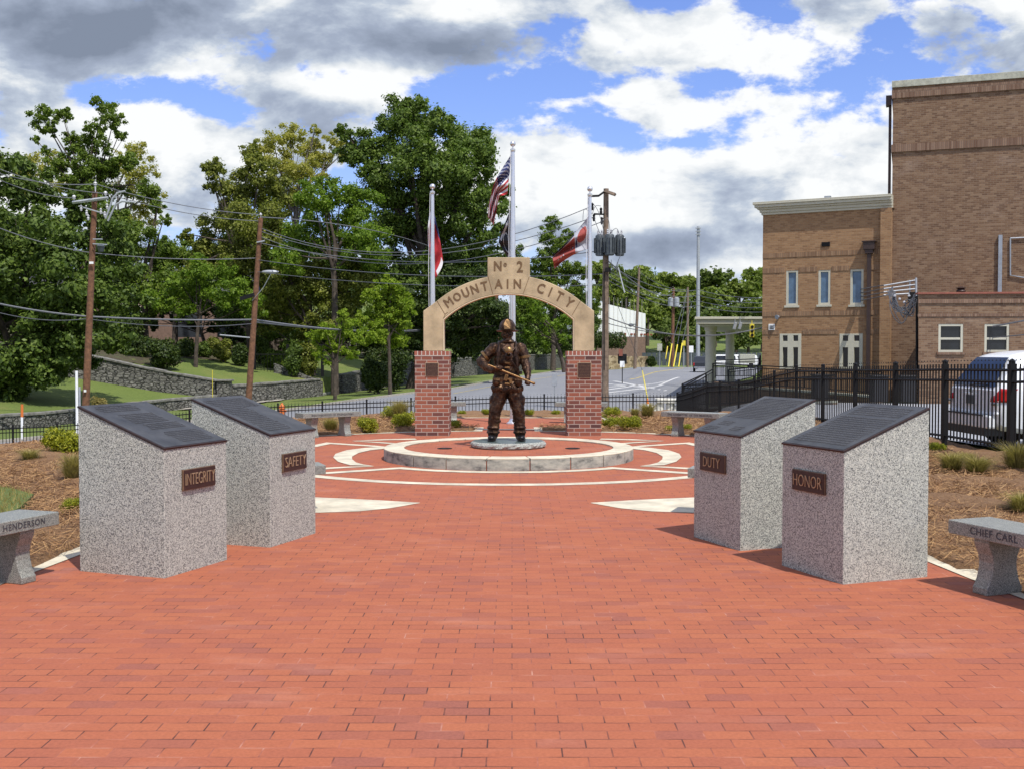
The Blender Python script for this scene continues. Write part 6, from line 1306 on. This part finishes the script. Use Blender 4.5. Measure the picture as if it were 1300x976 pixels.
def suv():
    # x forward from the rear bumper (0) to the nose, y across, z up
    root = thing('parked_suv', 'white sport utility vehicle behind the fence at the right edge, rear to the left', 'car', (7.66, 18.35, -.02), R(2)); root.scale = (1, 1, .965)
    Ls = 4.75; W = .92
    zroof = [(0,1.02),(.06,1.10),(.20,1.32),(.34,1.55),(.52,1.63),(.9,1.675),(2.2,1.66),(2.75,1.56),(3.3,1.16),(3.55,1.08),(4.4,.98),(4.65,.80),(4.75,.6)]
    zb = [(0,.46),(.1,.36),(.5,.30),(4.4,.30),(4.75,.4)]
    hw = [(0,.80),(.05,.86),(.2,.905),(.6,W),(3.9,W),(4.5,.86),(4.75,.72)]
    belt = [(0,1.02),(.2,1.05),(.7,1.07),(3.2,1.03),(4.75,.62)]
    def sec(x, j):
        b0, r0, h0, bl = [float(interp(t, x)) for t in (zb, zroof, hw, belt)]; bl = min(bl, r0-.02)
        k = max(0, r0-bl); tuck = .19*min(1, k/.5)
        pr = [(0,b0),(h0*.86,b0),(h0*.975,b0+.08),(h0*1.0,(b0+bl)*.5),(h0*.985,bl-.05),(h0*.965,bl),(h0*.965-tuck*.55,bl+k*.5),(h0*.965-tuck*.95,bl+k*.86),(h0*.80-tuck*.6,bl+k*.975),(h0*.4,r0+.005*min(1,k)),(0,r0+.012*min(1,k))]
        full = pr+[(-y, z) for y, z in pr[-2:0:-1]]; y, z = full[j]; return Vector((x, -y, z))
    xs_ = [0,.02,.06,.12,.20,.28,.36,.46,.6,.8,1.0,1.4,1.8,2.2,2.5,2.75,3.0,3.2,3.35,3.55,3.8,4.1,4.4,4.55,4.65,4.72,4.75]
    m = loft(xs_, 20, sec); body = m.build('body', M['carwhite'], root, smooth=True)
    def surf(x, j, out=.008):
        p = sec(x, j); c = Vector((x, 0, .9)); d = (p-c); d.x = 0
        return p+d.normalized()*out
    def lerp_side(x, t, side):   # t from belt(0) to roof edge(1) along side glass
        i = 5 if side < 0 else 15; a_ = sec(x, 5); b_ = sec(x, 6); c_ = sec(x, 7)
        p = a_.lerp(b_, t*2) if t < .5 else b_.lerp(c_, t*2-1); p.y -= .007
        if side > 0: p.y = -p.y
        return p
    for side in (-1, 1):
        for (x0, x1, t0, t1) in ((.52,1.30,.10,.88),(1.38,2.22,.08,.90),(2.30,3.02,.08,.88)):
            m = MB(); P = []
            for i in range(9):
                x = x0+(x1-x0)*i/8; tt = t1 if x < 2.7 else t1-.0; P.append([lerp_side(x, t0+(tt-t0)*j/5*(1 if x < 2.75 else max(.25,(3.1-x)/.35)), side) for j in range(6)])
            m.grid(P); m.build('side_window', M['glass'], root, smooth=True)
        m = MB(); P = [[Vector((x, side*(float(interp(hw,x))*1.0+.012), z)) for z in (.62,.66,.70)] for x in (.75,1.5,2.5,3.4)]; m.grid(P); m.build('side_moulding', M['carwhite'], root)
        for xc in (.98, 3.78):
            m = MB(); n = 20; P = [[(xc+rr_*math.cos(math.pi*i/n-.0), side*(W+.006+(.018 if rr_ > .40 and rr_ < .47 else 0)), .38+rr_*math.sin(math.pi*i/n)) for i in range(n+1)] for rr_ in (.385,.41,.46,.475)]; m.grid(P); m.build('wheel_arch', M['carwhite'], root, smooth=True)
            m = MB(); m.lathe([(.40,-.10),(.40,.006),(0,.006)], 24); m.xf(Matrix.Translation((xc, side*(W+.0), .38)) @ Matrix.Rotation(side*-math.pi/2, 4, 'X')); m.build('wheel_well', M['black'], root)
            wheel(root, (xc, side*(W-.07), .365), .365, .24)
        for x0, x1 in ((1.34,1.36),(2.25,2.27)):
            m = MB(); P = [[Vector((x, side*(float(interp(hw,x))+.0045), z)) for z in (.45,.75,1.0)] for x in (x0, x1)]; m.grid(P); m.build('door_seam', M['trim'], root)
        m = MB(); m.box((1.62, side*(W+.018), .90), (.20,.03,.035)); m.box((2.5, side*(W+.018), .90), (.20,.03,.035)); m.build('door_handle', M['carwhite'], root, bevel=.008)
        # tail lamp wrapped round the rear corner
        m = MB(); P = []
        for i in range(9):
            t = .12+.88*i/8; x = .0+.22*max(0,(t-.35)/.65); row = []
            for j in range(7):
                z = .83+.22*j/6; xx = x+.0+ (.10*(j/6)**2); xx2 = max(0.0, xx)
                hwx = float(interp(hw, max(xx2-.02,0)))
                y = (hwx*(.78+.22*min(1,t/.35)) if t < .35 else hwx)+.010
                row.append(Vector((xx2-(.012 if t < .5 else 0), side*y, z)))
            P.append(row)
        m.grid(P); o = m.build('tail_light', M['redlamp'], root, smooth=True); s_ = o.modifiers.new('t', 'SOLIDIFY'); s_.thickness = .02; s_.offset = 0
        m = MB(); m.box((.0, side*.80, .795), (.05,.16,.05)); m.build('reverse_lens', M['chrome'], root, bevel=.01)
        m = MB(); m.box((3.05, side*1.02, 1.10), (.12,.2,.15)); m.build('wing_mirror', M['carwhite'], root, bevel=.03)
    # rear window follows the sloping tailgate
    m = MB(); P = []
    for z, x in ((1.075,.045),(1.2,.115),(1.32,.195),(1.45,.265),(1.56,.36)):
        w_ = .76-.20*((z-1.07)/.5); P.append([Vector((x-.022, w_*(-1+2*k/8), z)) for k in range(9)])
    m.grid(P); m.build('rear_window', M['glass'], root, smooth=True)
    m = MB(); m.box((-.035,0,.50), (.16,1.62,.22)); m.box((.05,0,.64), (.14,1.70,.06)); m.build('rear_bumper', M['carwhite'], root, bevel=.045)
    m = MB(); m.box((-.117,0,.605), (.02,1.3,.03)); m.box((.05,0,.33), (.3,1.4,.14)); m.build('bumper_trim', M['trim'], root, bevel=.01)
    m = MB(); m.box((-.014,0,.86), (.02,.46,.20)); q = m.build('plate_recess', M['carwhite'], root, bevel=.01)
    m = MB(); m.box((-.028,0,.845), (.008,.32,.15)); m.build('licence_plate', M['cans'], q)
    m = MB(); m.lathe([(0,0),(.05,0),(.05,.012),(0,.014)], 16); m.xf(Matrix.Translation((-.012,0,1.0)) @ Matrix.Rotation(-math.pi/2, 4, 'Y')); m.build('emblem', M['chrome'], root)
    m = MB(); m.tube([(.01,.1,1.09),(.0,-.05,1.10),(.02,-.45,1.13)], .012, 6); m.build('rear_wiper', M['trim'], root)
    m = MB(); P = [[sec(x, j)+Vector((.012,0,.012)) for j in (7,8,9,10,11,12,13)] for x in (2.78,2.95,3.12,3.28)]; m.grid(P); m.build('windscreen', M['glass'], root, smooth=True)
    m = MB(); m.box((2.3,0,.27), (3.6,1.5,.12)); m.build('underbody', M['black'], root)
suv()
def small_vehicle(label, px, py, Y, rz, body, pickup=True, cat='pickup truck', nm_='pickup_truck'):
    p = at(px, py, Y); p.z = float(max(hz(p.x, Y), zs(p.x)))+.03; root = thing(nm_, label, cat, p, rz)
    Ls, W = 5.3, .97; m = MB()
    if pickup: prof = [(0,.55),(0,1.12),(1.75,1.16),(1.8,1.18),(2.05,1.78),(2.3,1.86),(3.2,1.84),(3.85,1.22),(5.0,1.05),(5.3,.8),(5.3,.5),(4.9,.42),(.3,.45)]
    else: prof = [(0,.5),(.05,1.0),(.25,1.75),(.5,1.9),(3.6,1.9),(4.3,1.25),(5.0,1.0),(5.1,.5),(4.8,.4),(.3,.4)]
    n = len(prof); vs = []
    for s, k in ((-1,1),(-.5,1),(.5,1),(1,1)):
        for x, z in prof: ins = .14 if z > 1.3 else 0; vs.append((x, s*(W-ins)*(1 if abs(s) == 1 else 1), z+(.02 if abs(s) < 1 and z > 1.3 else 0)))
    m.add(vs, [(a_*n+i, a_*n+(i+1)%n, (a_+1)*n+(i+1)%n, (a_+1)*n+i) for a_ in range(3) for i in range(n)]+[tuple(range(n)), tuple(3*n+i for i in range(n-1,-1,-1))]); m.build('body', body, root, bevel=.03)
    m = MB()
    if pickup:
        m.add([(1.86,-.76,1.24),(1.86,.76,1.24),(2.03,.70,1.72),(2.03,-.70,1.72)], [(0,1,2,3)])
        for s in (-1,1): m.add([(2.05,s*.855,1.25),(3.55,s*.855,1.28),(3.15,s*.845,1.72),(2.2,s*.845,1.75)], [(0,1,2,3)])
    else:
        m.add([(.09,-.7,1.1),(.09,.7,1.1),(.20,.66,1.6),(.20,-.66,1.6)], [(0,1,2,3)]); m.add([(3.7,-.75,1.82),(3.7,.75,1.82),(4.26,.78,1.32),(4.26,-.78,1.32)], [(0,1,2,3)])
        for s in (-1,1): m.add([(.5,s*.99,1.2),(3.7,s*.99,1.2),(3.4,s*.86,1.75),(.6,s*.86,1.75)], [(0,1,2,3)])
    m.build('windows', M['glass'], root, fix=False)
    for xc in (1.1, 4.2):
        for s in (-1, 1): wheel(root, (xc, s*(W-.1), .38), .38, .25, 18)
    for s in (-1, 1): m = MB(); m.box((-.01, s*.88, .95), (.06,.14,.34)); m.build('tail_light', M['redlamp'], root)
    m = MB(); m.box((-.08,0,.56), (.16,1.8,.18)); m.build('bumper', M['chrome'], root, bevel=.03)
small_vehicle('grey pickup truck stopped in the street seen from behind left of the white column', 890.5, 475, 130, R(80), M['cargrey'])
small_vehicle('white van parked far off between the two white columns', 936, 459, 165, R(185), M['white'], False, 'van', 'parked_van')
small_vehicle('distant white car at the far right end of the street by the brick wing corner', 962, 459, 165, R(175), M['white'], False, 'car', 'parked_car')
m = MB(); m.box((0,0,.5), (2.2,1,1.3)); o = m.build('utility_cabinet', M['cap'], None, bevel=.05); p = at(948,460,160); o.location = (p.x, p.y, p.z); tag(o, 'pale box shaped cabinet right of the distant white van', 'cabinet')
m = MB(); 
for i in range(70): x = i*.85; m.box((x,0,1.1), (.75,.06,2.2))
o = m.build('board_fence', M['cans'], None); p = at(818,458,188); o.location = (p.x, 188, float(hz(p.x,188))); tag(o, 'long dark grey fence at the back of the street behind the yellow guards', 'fence')
# bins standing in front of the wing
for i, (px, lb) in enumerate(((1115,'dark wheeled bin behind the fence left of the service rack'),(1150,'dark wheeled bin below the service rack behind the fence'),(1041,'dark wheeled bin in front of the tan wing between its lower windows'))):
    p = at(px, 505, 40.6 if i < 2 else 42.5); root = thing('wheeled_bin', lb, 'bin', (p.x, p.y, -.33)); m = MB(); m.prism([(-.26,-.3),(.26,-.3),(.26,.3),(-.26,.3)], 0.05, .95); m.build('bin_body', M['trim'], root, bevel=.02); m = MB(); m.box((0,0,.99), (.6,.68,.07)); m.build('lid', M['trim'], root, bevel=.02)
for o in list(bpy.data.objects):
    if o.type == 'MESH' and o.parent and o.data.name.startswith('wheel'): pass
